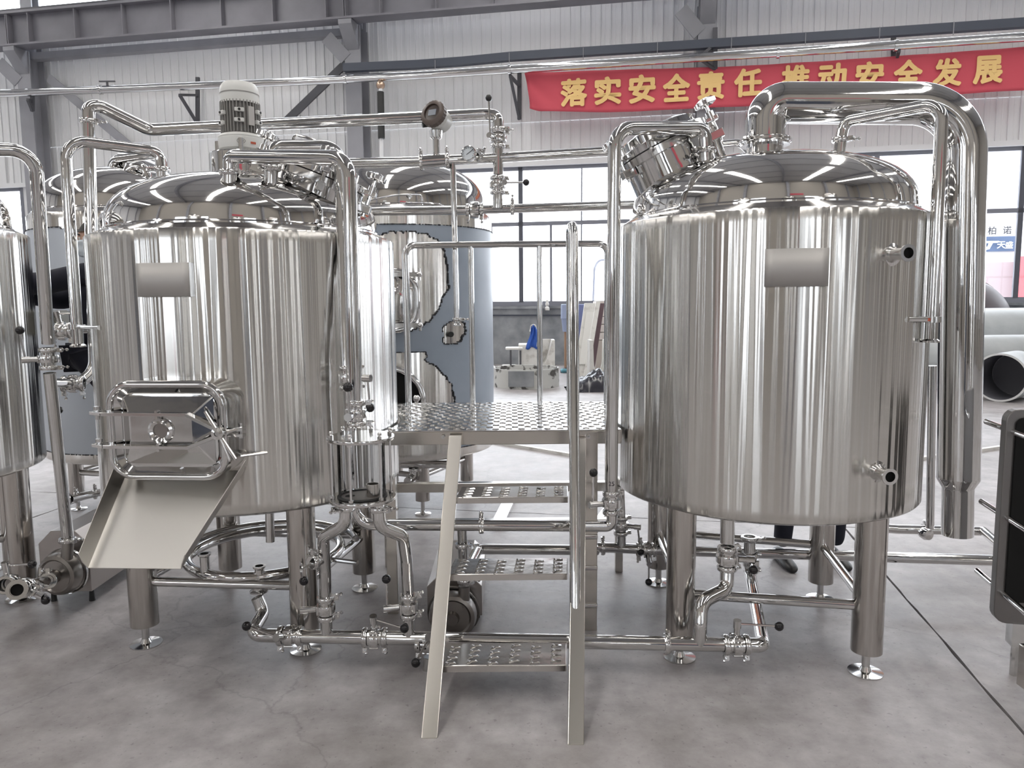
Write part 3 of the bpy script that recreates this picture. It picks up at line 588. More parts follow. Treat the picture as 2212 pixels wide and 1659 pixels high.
# ================================================================== THE TWO FRONT TANKS
def dome_prof(R, h, z0, n=14, e=2.5, band=.03):
    p = [(R + .012, z0), (R + .012, z0 + .012), (R, z0 + .02), (R, z0 + band)]
    for i in range(1, n + 1):
        r = R * math.cos(i / n * math.pi / 2) ** .8; p.append((max(r, 1e-4), z0 + band + (h - band) * (1 - (r / R) ** e) ** (1 / e)))
    return p
def dome_z(R, h, z0, r, e=2.5, band=.03): return z0 + band + (h - band) * (1 - min(1, r / R) ** e) ** (1 / e)
def tank(label, cx, cy, R, z0, z1, Rd, hd, legs, rl, zl=.07, bars=(), bm=None, bz=.30, name='brewing_tank', zleg=.06):
    t = thing(name, label, 'tank', (cx, cy, 0))
    m = MB(); m.lathe([(1e-4, z0 - .04), (R * .5, z0 - .035), (R - .06, z0 - .02)], (cx, cy, 0), (0, 0, 1), 96)
    m.build('tank_bottom', SATIN, t)
    m = MB(); m.lathe([(R - .06, z0 - .02), (R - .006, z0), (R, z0 + .008), (R, z0 + .05), (R, z1 - .05), (R, z1 - .004), (R - .006, z1 + .004)], (cx, cy, 0), (0, 0, 1), 128); m.build('tank_shell', bm or BODY, t, ang=50)
    m = MB(); m.lathe([(R - .006, z1 + .004), (Rd + .015, z1 + .030)], (cx, cy, 0), (0, 0, 1), 128); m.build('shoulder_ring', BRITE, t)
    m = MB(); m.lathe(dome_prof(Rd, hd, z1 + .025), (cx, cy, 0), (0, 0, 1), 128); m.build('dome', DOME, t, ang=50)
    def pull(x, y):
        q = V3((x - cx, y - cy, 0)); k = min(1, (R - rl - .012) / q.length); return (cx + q.x * k, cy + q.y * k)
    legs = [pull(*l) for l in legs]
    for x, y in legs: leg_foot(t, x, y, zl, z0 + .06, rl)
    for i, j in bars:
        a, b = V3((*legs[i], bz)), V3((*legs[j], bz)); m = MB(); m.cyl(a, b, .022, seg=16); m.build('cross_bar', STEEL, t)
    return t
LX, LY, LR = -1.30, 3.72, .71; LZ0, LZ1, LDR, LDH = .725, 1.91, .630, .285
RX, RY, RR = 1.228, 3.607, .705; RZ0, RZ1, RDR, RDH = .700, 1.960, .640, .285
def gp(px, py, z=0): p = atz(px, py, z); return (p.x, p.y)
llegs = [gp(316, 1391), gp(661, 1404), gp(788, 1271), gp(500, 1262)]
rlegs = [gp(1432, 1438), gp(1880, 1458), gp(1771, 1294), gp(1418, 1258)]
LT = tank('large steel brewing tank at left with a side door, chute and agitator motor', LX, LY, LR, LZ0, LZ1, LDR, LDH, llegs, .064, .10, ((0, 1), (1, 2), (2, 3), (3, 0)), bz=.31)
RT = tank('large steel brewing tank at right with a fat vapour pipe over its dome', RX, RY, RR, RZ0, RZ1, RDR, RDH, rlegs, .064, .10, ((0, 1), (1, 2), (2, 3), (3, 0)), bz=.30)
def surf(cx, cy, R, px, py):                      # point on a tank wall under a pixel
    d = ray(px, py); ox, oy = -cx, -cy; a = d.x ** 2 + d.y ** 2; b = 2 * (d.x * ox + d.y * oy); c = ox * ox + oy * oy - R * R
    s = (-b - math.sqrt(max(0, b * b - 4 * a * c))) / 2 / a; return CAM + d * s
# name plates: shallow curved boxes
def nameplate(t, cx, cy, R, x0, x1, y0, y1, off=.02, side=1):
    a, b = surf(cx, cy, R, x0, (y0 + y1) / 2), surf(cx, cy, R, x1, (y0 + y1) / 2); zt_ = surf(cx, cy, R, (x0 + x1) / 2, y0).z; zb_ = surf(cx, cy, R, (x0 + x1) / 2, y1).z
    a0, a1 = math.atan2(a.y - cy, a.x - cx), math.atan2(b.y - cy, b.x - cx); n = 8; vs = []
    for (z) in (zb_, zt_):
        for k in range(n + 1):
            q = a0 + (a1 - a0) * k / n; rr = R + off if 0 < k < n else R + off
            vs.append((cx + rr * math.cos(q), cy + rr * math.sin(q), z))
    m = MB(); m.add(vs, [(k, k + 1, n + 2 + k, n + 1 + k) for k in range(n)]); m.build('name_plate', PLATEM, t, solid=.003)
    for q in (a0, a1):
        m = MB(); p = V3((cx + (R + off / 2) * math.cos(q), cy + (R + off / 2) * math.sin(q), (zt_ + zb_) / 2)); rad = V3((math.cos(q), math.sin(q), 0)); tn = V3((-rad.y, rad.x, 0))
        m.box(p, (.004, off, zt_ - zb_), (tn, rad, ZZ)); m.build('plate_flange', BRITE, t, flat=True)
PLATEM = mat('matt_plate', (.50, .485, .47), .55, .6)
nameplate(LT, LX, LY, LR, 305, 414, 568, 641, .022); nameplate(RT, RX, RY, RR, 1652, 1786, 537, 619, .016)
# ------------------------------------------------------------------ manway with bolted lid on the dome
def manway(t, base, axis, r, h, knobs):
    base, axis = V3(base), V3(axis).normalized(); X, Y, Z = frame_of(axis)
    root = MB(); root.lathe([(r, -.20), (r, h)], base, axis, 64); n = root.build('manway_neck', STEEL, t)
    m = MB(); m.lathe([(r, h), (r + .022, h), (r + .022, h + .034), (r, h + .034)], base, axis, 64); m.build('neck_flange', BRITE, n)
    m = MB(); m.lathe([(r, h + .040), (r + .022, h + .040), (r + .022, h + .070), (r + .016, h + .074), (r * .90, h + .078)], base, axis, 64); l = m.build('manway_lid', STEEL, t)
    m = MB(); m.lathe([(r * .90, h + .074), (r * .88, h + .118), (r * .80, h + .128), (1e-4, h + .132)], base, axis, 64); m.build('lid_crown', DOME, l)
    m = MB(); m.lathe([(r - .004, h + .033), (r + .018, h + .033), (r + .018, h + .041), (r - .004, h + .041)], base, axis, 48); m.build('gasket', RUB, l)
    for d in knobs:
        d = V3(d); d = (d - axis * d.dot(axis)).normalized(); p = base + d * (r + .052) + axis * (h - .03); tn = axis.cross(d)
        m = MB(); m.box(base + d * (r + .040) + axis * (h - .015), (.034, .075, .04), (tn, d, axis)); m.box(base + d * (r + .040) + axis * (h + .060), (.034, .08, .022), (tn, d, axis)); k = m.build('swing_lug', BRITE, t, flat=True, bevel=.004)
        m = MB(); m.cyl(p - axis * .02, p + axis * .155, .0085, seg=10); m.cyl(p + axis * .085, p + axis * .125, .019, seg=12); m.cyl(p + axis * .155, p + axis * .175, .011, seg=10); m.build('swing_bolt', BRITE, k)
        m = MB(); c = p + axis * .175; vs = []; rw = .047
        prof = [(1e-4, .010), (rw * .6, .014), (rw, .004), (rw, -.014), (rw * .88, -.018), (rw * .5, -.004), (1e-4, -.002)]
        m.lathe(prof, c, axis, 30)
        for i, v in enumerate(m.v):                # scalloped rim
            q = v - c; q2 = q - axis * q.dot(axis)
            if q2.length > rw * .8: a = math.atan2(q2.dot(Y), q2.dot(X)); m.v[i] = v + q2.normalized() * (.0045 * math.cos(a * 6))
        m.build('hand_wheel', BRITE, k)
ctr = lambda a, b: (V3(a) + V3(b)) / 2
# right tank: manway on its left shoulder, leaning left
axr_ = (RGT * -.42 + UPV * .90 + V3((0, -.06, 0))).normalized()
manway(RT, at(1468, 402, 3.60), axr_, .205, .155, (RGT * -.9 + V3((0, -.40, 0)), RGT * .92 + V3((0, -.1, 0)), V3((0, 1, 0))))
axl_ = (RGT * .34 + UPV * .94 + V3((0, -.05, 0))).normalized()
manway(LT, at(656, 462, 3.52), axl_, .208, .135, (RGT * -.75 + V3((0, -.12, 0)) + V3((0, .0, 0)), RGT * .95 + V3((0, .05, 0)), V3((.4, -.9, 0))))
m = MB(); m.tube([at(628, 318, 3.62), at(637, 291, 3.62), at(662, 297, 3.6), at(690, 308, 3.58), at(700, 325, 3.58)], .007, .02, 8); m.build('lid_handle', STEEL, LT)
# lid hinge arm on the right manway
a, b = at(1408, 323, 3.40), at(1473, 296, 3.42); m = MB(); m.cyl(a, b, .008, seg=10); m.ball(b, .012, 8); m.ball(a, .013, 8); m.build('lid_handle', BRITE, RT)
# collar and agitator motor on the left tank
mc = at(524, 350, LY); mc = V3((mc.x, LY, 0))
m = MB(); m.lathe([(.155, LZ1 + .24), (.152, LZ1 + .415), (.148, LZ1 + .42), (1e-4, LZ1 + .42)], mc, (0, 0, 1), 48); m.build('agitator_collar', STEEL, LT)
zm0 = LZ1 + .42
t = thing('agitator_motor', 'white and grey vertical finned motor standing on the left tank dome', 'motor', (mc.x, LY, zm0))
zb_ = at(519, 331, LY).z; zb1 = at(519, 293, LY).z; zf1 = at(519, 222, LY).z; zt_ = at(519, 180, LY).z; rb = .108; rm = .088
m = MB()
for k in range(4): a = .7 + k * math.pi / 2; m.cyl((mc.x + .09 * math.cos(a), LY + .09 * math.sin(a), zm0 - .01), (mc.x + .09 * math.cos(a), LY + .09 * math.sin(a), zb_ + .01), .008, seg=8)
m.cyl((mc.x, LY, zm0 - .01), (mc.x, LY, zb_ + .01), .04); m.build('motor_stand', BRITE, t)
m = MB(); m.lathe([(1e-4, zb_), (rb * .80, zb_), (rb * .97, zb_ + .012), (rb, zb_ + .03), (rb, zb_ + .060), (rb * .985, zb_ + .062), (rb * .985, zb_ + .064), (rb, zb_ + .066), (rb, zb1 - .014), (rb * .92, zb1 - .004), (rb * .8, zb1), (1e-4, zb1)], mc, (0, 0, 1), 48); g = m.build('gearbox', WHITE, t)
for k in range(4): a = .3 + k * math.pi / 2; m = MB(); q = V3((mc.x + (rb + .004) * math.cos(a), LY + (rb + .004) * math.sin(a), zb_ + .02)); m.cyl(q - ZZ * .025, q + ZZ * .03, .011, seg=8); m.build('bolt', BRITE, g)
m = MB(); m.lathe([(rm * .90, zb1 - .004), (rm * .90, zf1 + .004)], mc, (0, 0, 1), 32); m.build('motor_frame', FIN, t)
fm = MB()
for k in range(36):
    a = 2 * math.pi * k / 36; rad = V3((math.cos(a), math.sin(a), 0)); fm = MB(); fm.box(mc + rad * (rm * .96) + ZZ * ((zb1 + zf1) / 2), (.0035, .018, zf1 - zb1 - .008), (V3((-rad.y, rad.x, 0)), rad, ZZ)); fm.build('cooling_fin', FIN, t, flat=True)
m = MB(); m.lathe([(rm * 1.03, zf1 - .012), (rm * 1.03, zt_ - .045), (rm * .99, zt_ - .022), (rm * .86, zt_ - .006), (rm * .55, zt_), (1e-4, zt_)], mc, (0, 0, 1), 48); m.build('fan_cowl', WHITE, t)
m = MB(); m.lathe([(rm * 1.04, zt_ - .06), (rm * 1.045, zt_ - .057), (rm * 1.04, zt_ - .054)], mc, (0, 0, 1), 48); m.build('cowl_seam', FIN, t)
def onm(px, py, R=None): p = surf(mc.x, LY, R or rm, px, py); return p
for (px, py) in ((517, 237), (517, 259), (563, 244), (563, 266), (478, 244), (478, 266)):
    p = onm(min(max(px, 482), 556), py, rm * 1.0); r_ = (p - V3((mc.x, LY, p.z))).normalized(); m = MB(); m.box(p + r_ * .006, (.044, .018, .018), (V3((-r_.y, r_.x, 0)), r_, ZZ)); l = m.build('mounting_lug', WHITE, t, flat=True, bevel=.003)
    m = MB(); m.cyl(p + r_ * .014, p + r_ * .019, .006, seg=10); m.build('screw', RUB, l)
p = onm(541, 251, rm); r_ = (p - V3((mc.x, LY, p.z))).normalized(); m = MB(); tn_ = V3((-r_.y, r_.x, 0)); m.box(p + r_ * .008, (.030, .004, .088), (tn_, r_, ZZ)); m.build('rating_plate', PLATEM, t, flat=True)
p = onm(521, 304, rb); r_ = (p - V3((mc.x, LY, p.z))).normalized(); m = MB(); X, Y = V3((-r_.y, r_.x, 0)), ZZ
vs = [p + r_ * .001 + X * (q * .020 * math.cos(a)) + ZZ * (q * .0125 * math.sin(a)) for q in (1, .86) for a in [2 * math.pi * i / 28 for i in range(28)]]; m.add(vs, [(i, (i + 1) % 28, 28 + (i + 1) % 28, 28 + i) for i in range(28)])
for i in (-1, 0, 1): m.box(p + r_ * .001 + X * (i * .009), (.004, .0006, .006), (X, r_, ZZ))
m.build('oval_emblem', FIN, t, flat=True)
p = onm(547, 309, rb); r_ = (p - V3((mc.x, LY, p.z))).normalized(); m = MB(); m.box(p + r_ * .001, (.026, .002, .010), (V3((-r_.y, r_.x, 0)), r_, ZZ)); m.build('red_sticker', mat('sticker_red', (.5, .10, .05), .5), t, flat=True)
# ------------------------------------------------------------------ rectangular side door of the left tank
A4 = math.radians(4); DN = V3((-math.sin(A4), -math.cos(A4), 0)); DX = V3((math.cos(A4), -math.sin(A4), 0))     # facing, to the right
DC = V3((LX, LY, 0)) + DN * .84; DC.z = 1.112; DW, DH, DRc = .230, .184, .085
def rrect(w, h, r, n=8):
    o = []
    for (cx_, cy_, a0) in ((w - r, h - r, 0), (-w + r, h - r, 90), (-w + r, -h + r, 180), (w - r, -h + r, 270)):
        for k in range(n + 1): a = math.radians(a0 + 90 * k / n); o.append((cx_ + r * math.cos(a), cy_ + r * math.sin(a)))
    return o
def dp(x, z, d=0): return DC + DX * x + ZZ * z + DN * d
def loops(levels, cap=True):
    """nested rounded rectangles: (w, h, r, depth)"""
    m = MB(); n = 0; vs = []
    for (w, h, r, d) in levels:
        L_ = [dp(x, z, d) for x, z in rrect(w, h, r)]; n = len(L_); vs += L_
    fs = [(i * n + k, i * n + (k + 1) % n, (i + 1) * n + (k + 1) % n, (i + 1) * n + k) for i in range(len(levels) - 1) for k in range(n)]
    if cap: fs.append(tuple((len(levels) - 1) * n + k for k in range(n)))
    m.add(vs, fs); return m
nk = loops([(DW + .012, DH + .012, DRc + .01, -.26), (DW + .010, DH + .010, DRc + .01, -.10), (DW + .004, DH + .004, DRc, -.012)], False).build('door_neck', STEEL, LT)
# blend collar where the neck leaves the shell
door = MB(); door.tube([dp(x, z, 0) for x, z in rrect(DW, DH, DRc)], .015, closed=True, seg=14)
door = door.build('door_rim', STEEL, LT)
dr = loops([(DW - .006, DH - .006, DRc - .005, .006), (DW - .035, DH - .035, DRc - .03, -.016), (DW - .045, DH - .042, DRc - .035, -.014)]).build('door_panel', STEEL, LT, ang=30)
# stepped relief pressed into the door
PW_, PH_ = .135, .060
m = MB(); o_ = [(-.185, -.135), (.185, -.135), (.185, .135), (-.185, .135)]; i_ = [(-.140, -.040), (.112, -.040), (.112, .065), (-.140, .065)]
m.add([dp(x, z, -.013) for x, z in o_] + [dp(x, z, .022) for x, z in i_], [(0, 1, 5, 4), (1, 2, 6, 5), (2, 3, 7, 6), (3, 0, 4, 7), (4, 5, 6, 7)]); m.build('door_relief', STEEL, LT, flat=True, bevel=.004)
sg = MB(); c = dp(-.012, .004, .022); sg.lathe([(.028, 0), (.030, .010), (.040, .016), (.050, .010), (.052, 0)], c, DN, 36); sg.build('sight_port', BRITE, LT)
m = MB(); m.lathe([(1e-4, .003), (.029, .003)], c, DN, 28); m.build('port_glass', mat('port_glass', (.35, .33, .32), .12, .8), LT)
# twin strap arms from hinge to latch
for z, ze in ((.071, .010), (-.058, -.010)):
    pts = [dp(-.300, z, -.002), dp(-.24, z, .030), dp(.105, z, .042), dp(.228, ze, .040)]; m = MB()
    for p, q in zip(pts, pts[1:]): m.bar(p, q + (q - p).normalized() * .004, .036, .013, ZZ)
    m.build('strap_arm', BRITE, LT, flat=True, bevel=.0015)
    m = MB(); p = dp(-.285, z - .0, -.004); m.cyl(p - ZZ * .028, p + ZZ * .020, .009, seg=12); m.box(p + DN * -.06, (.03, .12, .010), (DX, DN, ZZ)); m.lathe([(1e-4, .024), (.014, .024), (.014, .010)], p, (0, 0, 1), 12); m.build('hinge', BRITE, LT)
    for dz in (.011, -.011): m = MB(); p = dp(-.012, z + dz, .034); m.cyl(p, p + DN * .022, .006, seg=8); m.build('bolt', BRITE, LT)
lc = dp(.232, 0, .048); m = MB(); m.cyl(lc - DN * .09, lc + DN * .018, .012, seg=14); m.lathe([(.024, -.012), (.026, 0), (.024, .018), (.010, .022)], lc, DN, 18); lt = m.build('latch_hub', BRITE, LT)
for (dx, dz) in ((-.048, .082), (.040, -.105), (.062, -.100)):
    m = MB(); a = lc + DN * .004; m.cyl(a, a + DX * dx + ZZ * dz, .0068, seg=10); m.ball(a + DX * dx + ZZ * dz, .0068, 8); m.build('spoke', BRITE, lt)
m = MB(); m.box(dp(.275, .006, -.01), (.06, .03, .014), (DX, DN, ZZ)); m.box(dp(.275, -.018, -.01), (.06, .03, .010), (DX, DN, ZZ)); m.cyl(dp(.235, -.004, .02), dp(.300, .010, -.01), .008, seg=10); m.cyl(dp(.292, -.03, -.01), dp(.292, .03, -.01), .008, seg=10); m.build('latch_bracket', BRITE, LT)
# chute
tl, tr, bl, br = V3((-1.585, 2.99, .925)), V3((-1.105, 2.99, .925)), at(190, 1227, 2.60), at(391, 1229, 2.60)
t = thing('discharge_chute', 'flat matt steel chute with folded sides sloping down below the tank door', 'chute', (tl + br) / 2)
nr = (tr - tl).cross(bl - tl).normalized(); nr = nr if nr.z > 0 else -nr
m = MB(); m.add([tl, tr, br, bl], [(0, 3, 2, 1)]); m.build('chute_floor', CHUTE, t, flat=True, solid=.003)
for a, b, s in ((tl, bl, -1), (tr, br, 1)):
    d = (b - a).normalized(); sd = V3((s, 0, 0)); up = (nr * .062 + sd * .022); e = b + up * .9 - d * .02; m = MB(); m.add([a, b, b - d * .004 + up * .45, e, a + up], [(0, 1, 2, 3, 4)]); m.build('side_flange', CHUTE, t, flat=True, solid=.003)
m = MB(); m.cyl(V3((-1.12, 2.99, .985)), V3((-1.03, 3.06, .985)), .006, seg=8); m.build('hook_rod', BRITE, t)
# bracket rod and stubs on the shells
def stub(t, cx, cy, R, px, py, r, L, ferr=True, dirz=0, turn=0, name='outlet_stub'):
    p = surf(cx, cy, R, px, py); d = V3((p.x - cx, p.y - cy, 0)).normalized(); d = Matrix.Rotation(turn, 3, 'Z') @ d
    m = MB(); m.pipe(p - d * .03, p + d * L, r); m.lathe([(r * 1.9, 0), (r * 1.35, .006), (r, .022)], p, d, 20)
    if ferr: ferrule(m, p + d * L, d, r)
    o = m.build(name, BRITE, t); m = MB(); m.lathe([(1e-4, L - .02), (r - .003, L - .02)], p, d, 16); m.build('stub_bore', DARK, o); return p, d
stub(RT, RX, RY, RR, 1925, 550, .024, .10, turn=-.25); stub(RT, RX, RY, RR, 1893, 1019, .024, .09, turn=-.25)
def rod(t, a, b, r=.012, name='support_rod'): m = MB(); m.cyl(a, b, r, seg=12); return m.build(name, BRITE, t)
# drain stubs below the left tank, seen through the legs
m = MB(); a = at(583, 1112, 3.45); b = at(584, 1170, 3.45); m.pipe(a + ZZ * .05, b, .021); m.build('drain_stub', STEEL, LT)
# ------------------------------------------------------------------ pipe builder
def run(label, pts, r, bend=.06, clamps=(), name='steel_pipe', cat='pipe', m_=None, ends=(), seg=18, group=None):
    pts = [V3(p) for p in pts]; t = thing(name, label, cat, pts[0], group); m = MB(); m.tube(pts, r, bend, seg); o = m.build('pipe_run', m_ or STEEL, t)
    P = fillet(pts, bend)
    for p in P[1:-1]:                              # weld beads at the ends of bends are thin proud rings
        pass
    for c in clamps:
        p, ax = V3(c[0]), V3(c[1]); clamp(t, p, ax, r, c[2] if len(c) > 2 else None)
    for e, d in ends: m = MB(); ferrule(m, e, d, r); q = m.build('ferrule', BRITE, t); m = MB(); m.lathe([(1e-4, .0035), (r - .003, .0035)], e, d, 14); m.build('bore', DARK, q)
    return t
UZ = V3((0, 0, 1))
# 1 front arch of left tank: dome nozzle -> sight glass
YG = 2.95
v0 = at(496, 410, 3.20); v1 = at(496, 373, 3.20); v2 = at(496, 338, 3.20); v3 = at(753, 341, YG); v4 = at(766, 870, YG)
def nozzle(t, p, q, r):
    m = MB(); p, q = V3(p), V3(q); m.pipe(p - (q - p).normalized() * .05, q, r); m.lathe([(r * 2.0, 0), (r * 1.5, .012), (r * 1.05, .03)], p - ZZ * .01, (0, 0, 1), 20); return m.build('dome_nozzle', BRITE, t)
nozzle(LT, v0, v1 - ZZ * .01, .029)
run('front arched steel pipe from the left tank dome down to the glass chamber', [v1, v2, v3, v4], .029, .085, [(v1, UZ, (1, -.6, 0))])
# 2 second arch, behind
w0 = at(585, 408, 3.27); w1 = at(586, 364, 3.27); w2 = at(588, 314, 3.5); w3 = at(734, 316, 3.32); w4 = at(752, 812, 3.17)
nozzle(LT, w0, w1 - ZZ * .01, .029)
e1 = at(769, 1133, 3.20); e2 = at(1322, 1137, 3.28); e3 = at(1322, 1108, 3.28)
run('second arched steel pipe rising just behind the front arch on the left tank', [w1, at(586, 316, 3.27), w3, at(751, 795, 3.17)], .028, .075, [(w1, UZ, (-.6, -1, 0))])
run('long horizontal steel pipe passing behind the ladder below the platform', [at(753, 838, 3.17), at(766, 1133, 3.20), e2, e3], .025, .085, [(at(1040, 1135, 3.24), V3((1, 0, 0)), (0, 0, 1))])
valve('butterfly valve with hanging lever on the second arched pipe', at(752, 816, 3.17), UZ, .026, (1, -.30, 0), (.06, 0, -1), .115)
valve('butterfly valve with upright lever on top of the glass chamber', at(769, 893, YG), UZ, .027, (-.08, -1, 0), (0, 0, 1), .105)
# glass chamber
gc = V3((at(779, 942, YG).x, YG, 0)); zu = at(779, 945, YG).z; zl_ = at(779, 1075, YG).z
t = thing('sight_glass_chamber', 'clear glass chamber between two bolted round plates right of the left tank', 'sight glass', (gc.x, gc.y, zl_))
for z, nm in ((zu, 'top_plate'), (zl_, 'bottom_plate')): m = MB(); m.lathe([(1e-4, -.007), (.134, -.007), (.135, -.005), (.135, .005), (.134, .007), (1e-4, .007)], gc + ZZ * z, (0, 0, 1), 64); m.build(nm, BRITE, t)
m = MB(); m.lathe([(.095, zl_ + .006), (.095, zu - .006)], gc, (0, 0, 1), 48); m.build('glass_tube', GLASS, t)
m = MB(); m.lathe([(.084, zl_ + .008), (.100, zl_ + .008), (.100, zl_ + .012), (.084, zl_ + .012)], gc, (0, 0, 1), 48); m.build('gasket', RUB, t)
m = MB(); m.lathe([(1e-4, zl_ + .009), (.086, zl_ + .009)], gc, (0, 0, 1), 48); m.build('chamber_floor', mat('dull_floor', (.20, .18, .17), .5, .4), t)
p = gc + V3((.045, -.01, 0)); m = MB(); m.pipe(p + ZZ * zl_, p + ZZ * (zl_ + .06), .026); m.build('overflow_pipe', SATIN, t)
p = gc + V3((-.048, -.01, 0)); m = MB(); m.lathe([(1e-4, .0), (.020, .0)], p + ZZ * (zl_ + .0105), (0, 0, 1), 20); m.build('outlet_hole', DARK, t)
for k in range(6):
    a = math.radians(20 + 60 * k); q = gc + V3((.118 * math.cos(a), .118 * math.sin(a), 0)); m = MB(); m.cyl(q + ZZ * (zl_ - .022), q + ZZ * (zu + .022), .0055, seg=10); rd = m.build('tie_rod', BRITE, t)
    m = MB()
    for z in (zu + .007, zl_ - .017, zl_ + .008, zu - .017): m.cyl(q + ZZ * z, q + ZZ * (z + .010), .010, seg=6)
    m.ball(q + ZZ * (zu + .026), .009, 10); m.build('nut', BRITE, rd)
# outlets of the chamber
YM = 3.12
a0 = at(748, 1084, YG); a1 = at(747, 1098, YG)
MX = lambda px: at(px, 1373 + (px - 600) * .020, 3.15 - (px - 600) * .00013)
mz = lambda px, dy=0: at(px, 1373 + (px - 600) * .020 + dy, 3.15 - (px - 600) * .00013)
Lb = mz(706)
run('left S shaped outlet pipe below the glass chamber', [a0, at(746, 1132, YG), at(698, 1160, 3.03), at(702, 1230, 3.10), V3((Lb.x, Lb.y, at(706, 1292, 3.14).z))], .026, .06, [(a1, UZ, (-1, -.5, 0))])
bq = at(817, 1084, YG); b1 = at(817, 1099, YG); Rb = mz(884)
run('right S shaped outlet pipe below the glass chamber', [bq, at(820, 1138, YG), at(871, 1158, 3.02), at(878, 1210, 3.08), V3((Rb.x, Rb.y, at(882, 1288, 3.11).z))], .026, .06, [(b1, UZ, (1, -.6, 0))])
vL = V3((Lb.x, Lb.y, at(705, 1313, 3.14).z)); vR = V3((Rb.x, Rb.y, at(883, 1310, 3.11).z))
valve('butterfly valve with upright lever on the left outlet pipe near the floor', vL, UZ, .026, (-1, -.2, 0), (.03, 0, 1), .12)
valve('butterfly valve with upright lever on the right outlet pipe near the floor', vR, UZ, .026, (-1, -.25, 0), (.0, 0, 1), .12)
# side sampling port on the left outlet
p = at(697, 1208, 3.07); t = thing('sampling_port', 'small clamped port with round end disc on the left outlet pipe', 'port', p); d = V3((-.55, -.8, .05)).normalized()
m = MB(); m.cyl(p, p + d * .055, .021); m.build('port_tube', STEEL, t); clamp(t, p + d * .048, d, .022, (0, 0, 1)); m = MB(); m.lathe([(1e-4, 0), (.027, 0), (.029, .004), (.027, .008), (1e-4, .008)], p + d * .056, d, 24); m.build('port_cap', BRITE, t)
m = MB(); q = p + d * .10 + ZZ * -.02 + V3((-.012, 0, 0)); m.lathe([(1e-4, -.002), (.034, -.002), (.034, .002), (1e-4, .002)], q, V3((-.9, -.4, 0)), 28); m.cyl(p + d * .05, q, .006, seg=8); m.build('end_disc', BRITE, t)
# floor manifold: left bend up to the ring pipe
m0 = at(563, 1312, 3.33); mt = at(552, 1272, 3.36)
run('left floor manifold pipe with a bend rising to the ring pipe', [at(556, 1290, 3.33), at(570, 1322, 3.33), mz(540) , mz(606)], .030, .06, [], seg=20)
run('middle floor manifold pipe between the two lever valves in front of the left tank', [mz(648), mz(788)], .030)
run('right floor manifold pipe passing behind the lowest ladder step to the right tank', [mz(832), mz(1140), mz(1566)], .030, .02, [(mz(1440), V3((1, 0, 0)), (.1, -.3, 1))])
m = None
for px, lab in ((706, 'short branch from the floor manifold up to the left outlet valve'), (884, 'short branch from the floor manifold up to the right outlet valve')):
    q = mz(px); top = (vL if px == 706 else vR); run(lab, [q, V3((q.x, q.y, top.z - .045))], .026, 0)
valve('lever valve at the left end of the floor manifold pointing up left', mz(627), V3((1, 0, 0)), .030, (-.25, -.9, .35), (-1, -.05, .42), .13)
valve('lever valve on the floor manifold between the two outlet pipes', mz(810), V3((1, 0, 0)), .030, (0, -.25, 1), (1, -.1, -.28), .13)
valve('lever valve at the right end of the floor manifold below the right tank', mz(1590), V3((1, 0, 0)), .030, (0, -.1, 1), (1, -.1, -.03), .16)
valve('small lever valve beside the ladder foot, lever pointing down left', mz(925, 12), V3((1, -.1, 0)), .026, (.1, -.7, .6), (-.5, -.3, -.9), .10)
run('short open pipe end poking out below the left ladder rail', [mz(926, 40), mz(921, 88)], .022, 0, [], ends=[(mz(921, 88), (mz(921, 88) - mz(926, 40)).normalized())])
# manifold bend at right: back to the rising pipe behind
q = mz(1648); bk = at(1618, 1296, 3.85); up = at(1619, 1170, 3.85)
run('bent pipe running back from the right end of the floor manifold', [mz(1616), q, V3((bk.x, bk.y, q.z)), up], .031, .07, [(at(1619, 1163, 3.85), UZ, (1, -.4, 0))], seg=20)
valve('butterfly valve hanging below the right tank centre with lever down', at(1622, 1216, 3.84), UZ, .026, (-.2, -1, 0), (0, 0, -1), .10)
# S drain of right tank
s0 = at(1571, 1140, 3.15); s1 = at(1571, 1182, 3.15); s2 = at(1571, 1229, 3.15); sv = at(1571, 1206, 3.15); sb = mz(1511)
m = MB(); m.pipe(s0 + ZZ * .05, at(1571, 1172, 3.15), .031); m.build('drain_stub', STEEL, RT)
valve('butterfly valve on the drain under the right tank, stem pointing right', sv, UZ, .030, (1, -.25, 0), (.1, -.2, -.5), .03)
run('S shaped drain pipe under the right tank joining the floor manifold', [at(1571, 1232, 3.15), at(1570, 1272, 3.13), at(1514, 1300, 3.06), V3((sb.x, sb.y, at(1511, 1345, 3.05).z)), sb], .031, .07, [], seg=20)
# 3 right tank front-left arch
YR = 3.20
r0 = at(1527, 366, 3.36); r1 = at(1525, 325, 3.36); r2 = at(1522, 276, 3.36); r3 = at(1328, 277, YR); r4 = at(1320, 1066, 3.28)
nozzle(RT, r0, r1 - ZZ * .01, .029)
run('arched steel pipe from the right tank dome down its left side', [r1, r2, r3, r4], .029, .085, [(r1, UZ, (-1, -.3, 0))])
valve('lever valve with upright black knob between platform and right tank', at(1320, 1086, 3.28), UZ, .026, (-1, -.35, 0), (.02, 0, 1), .135)
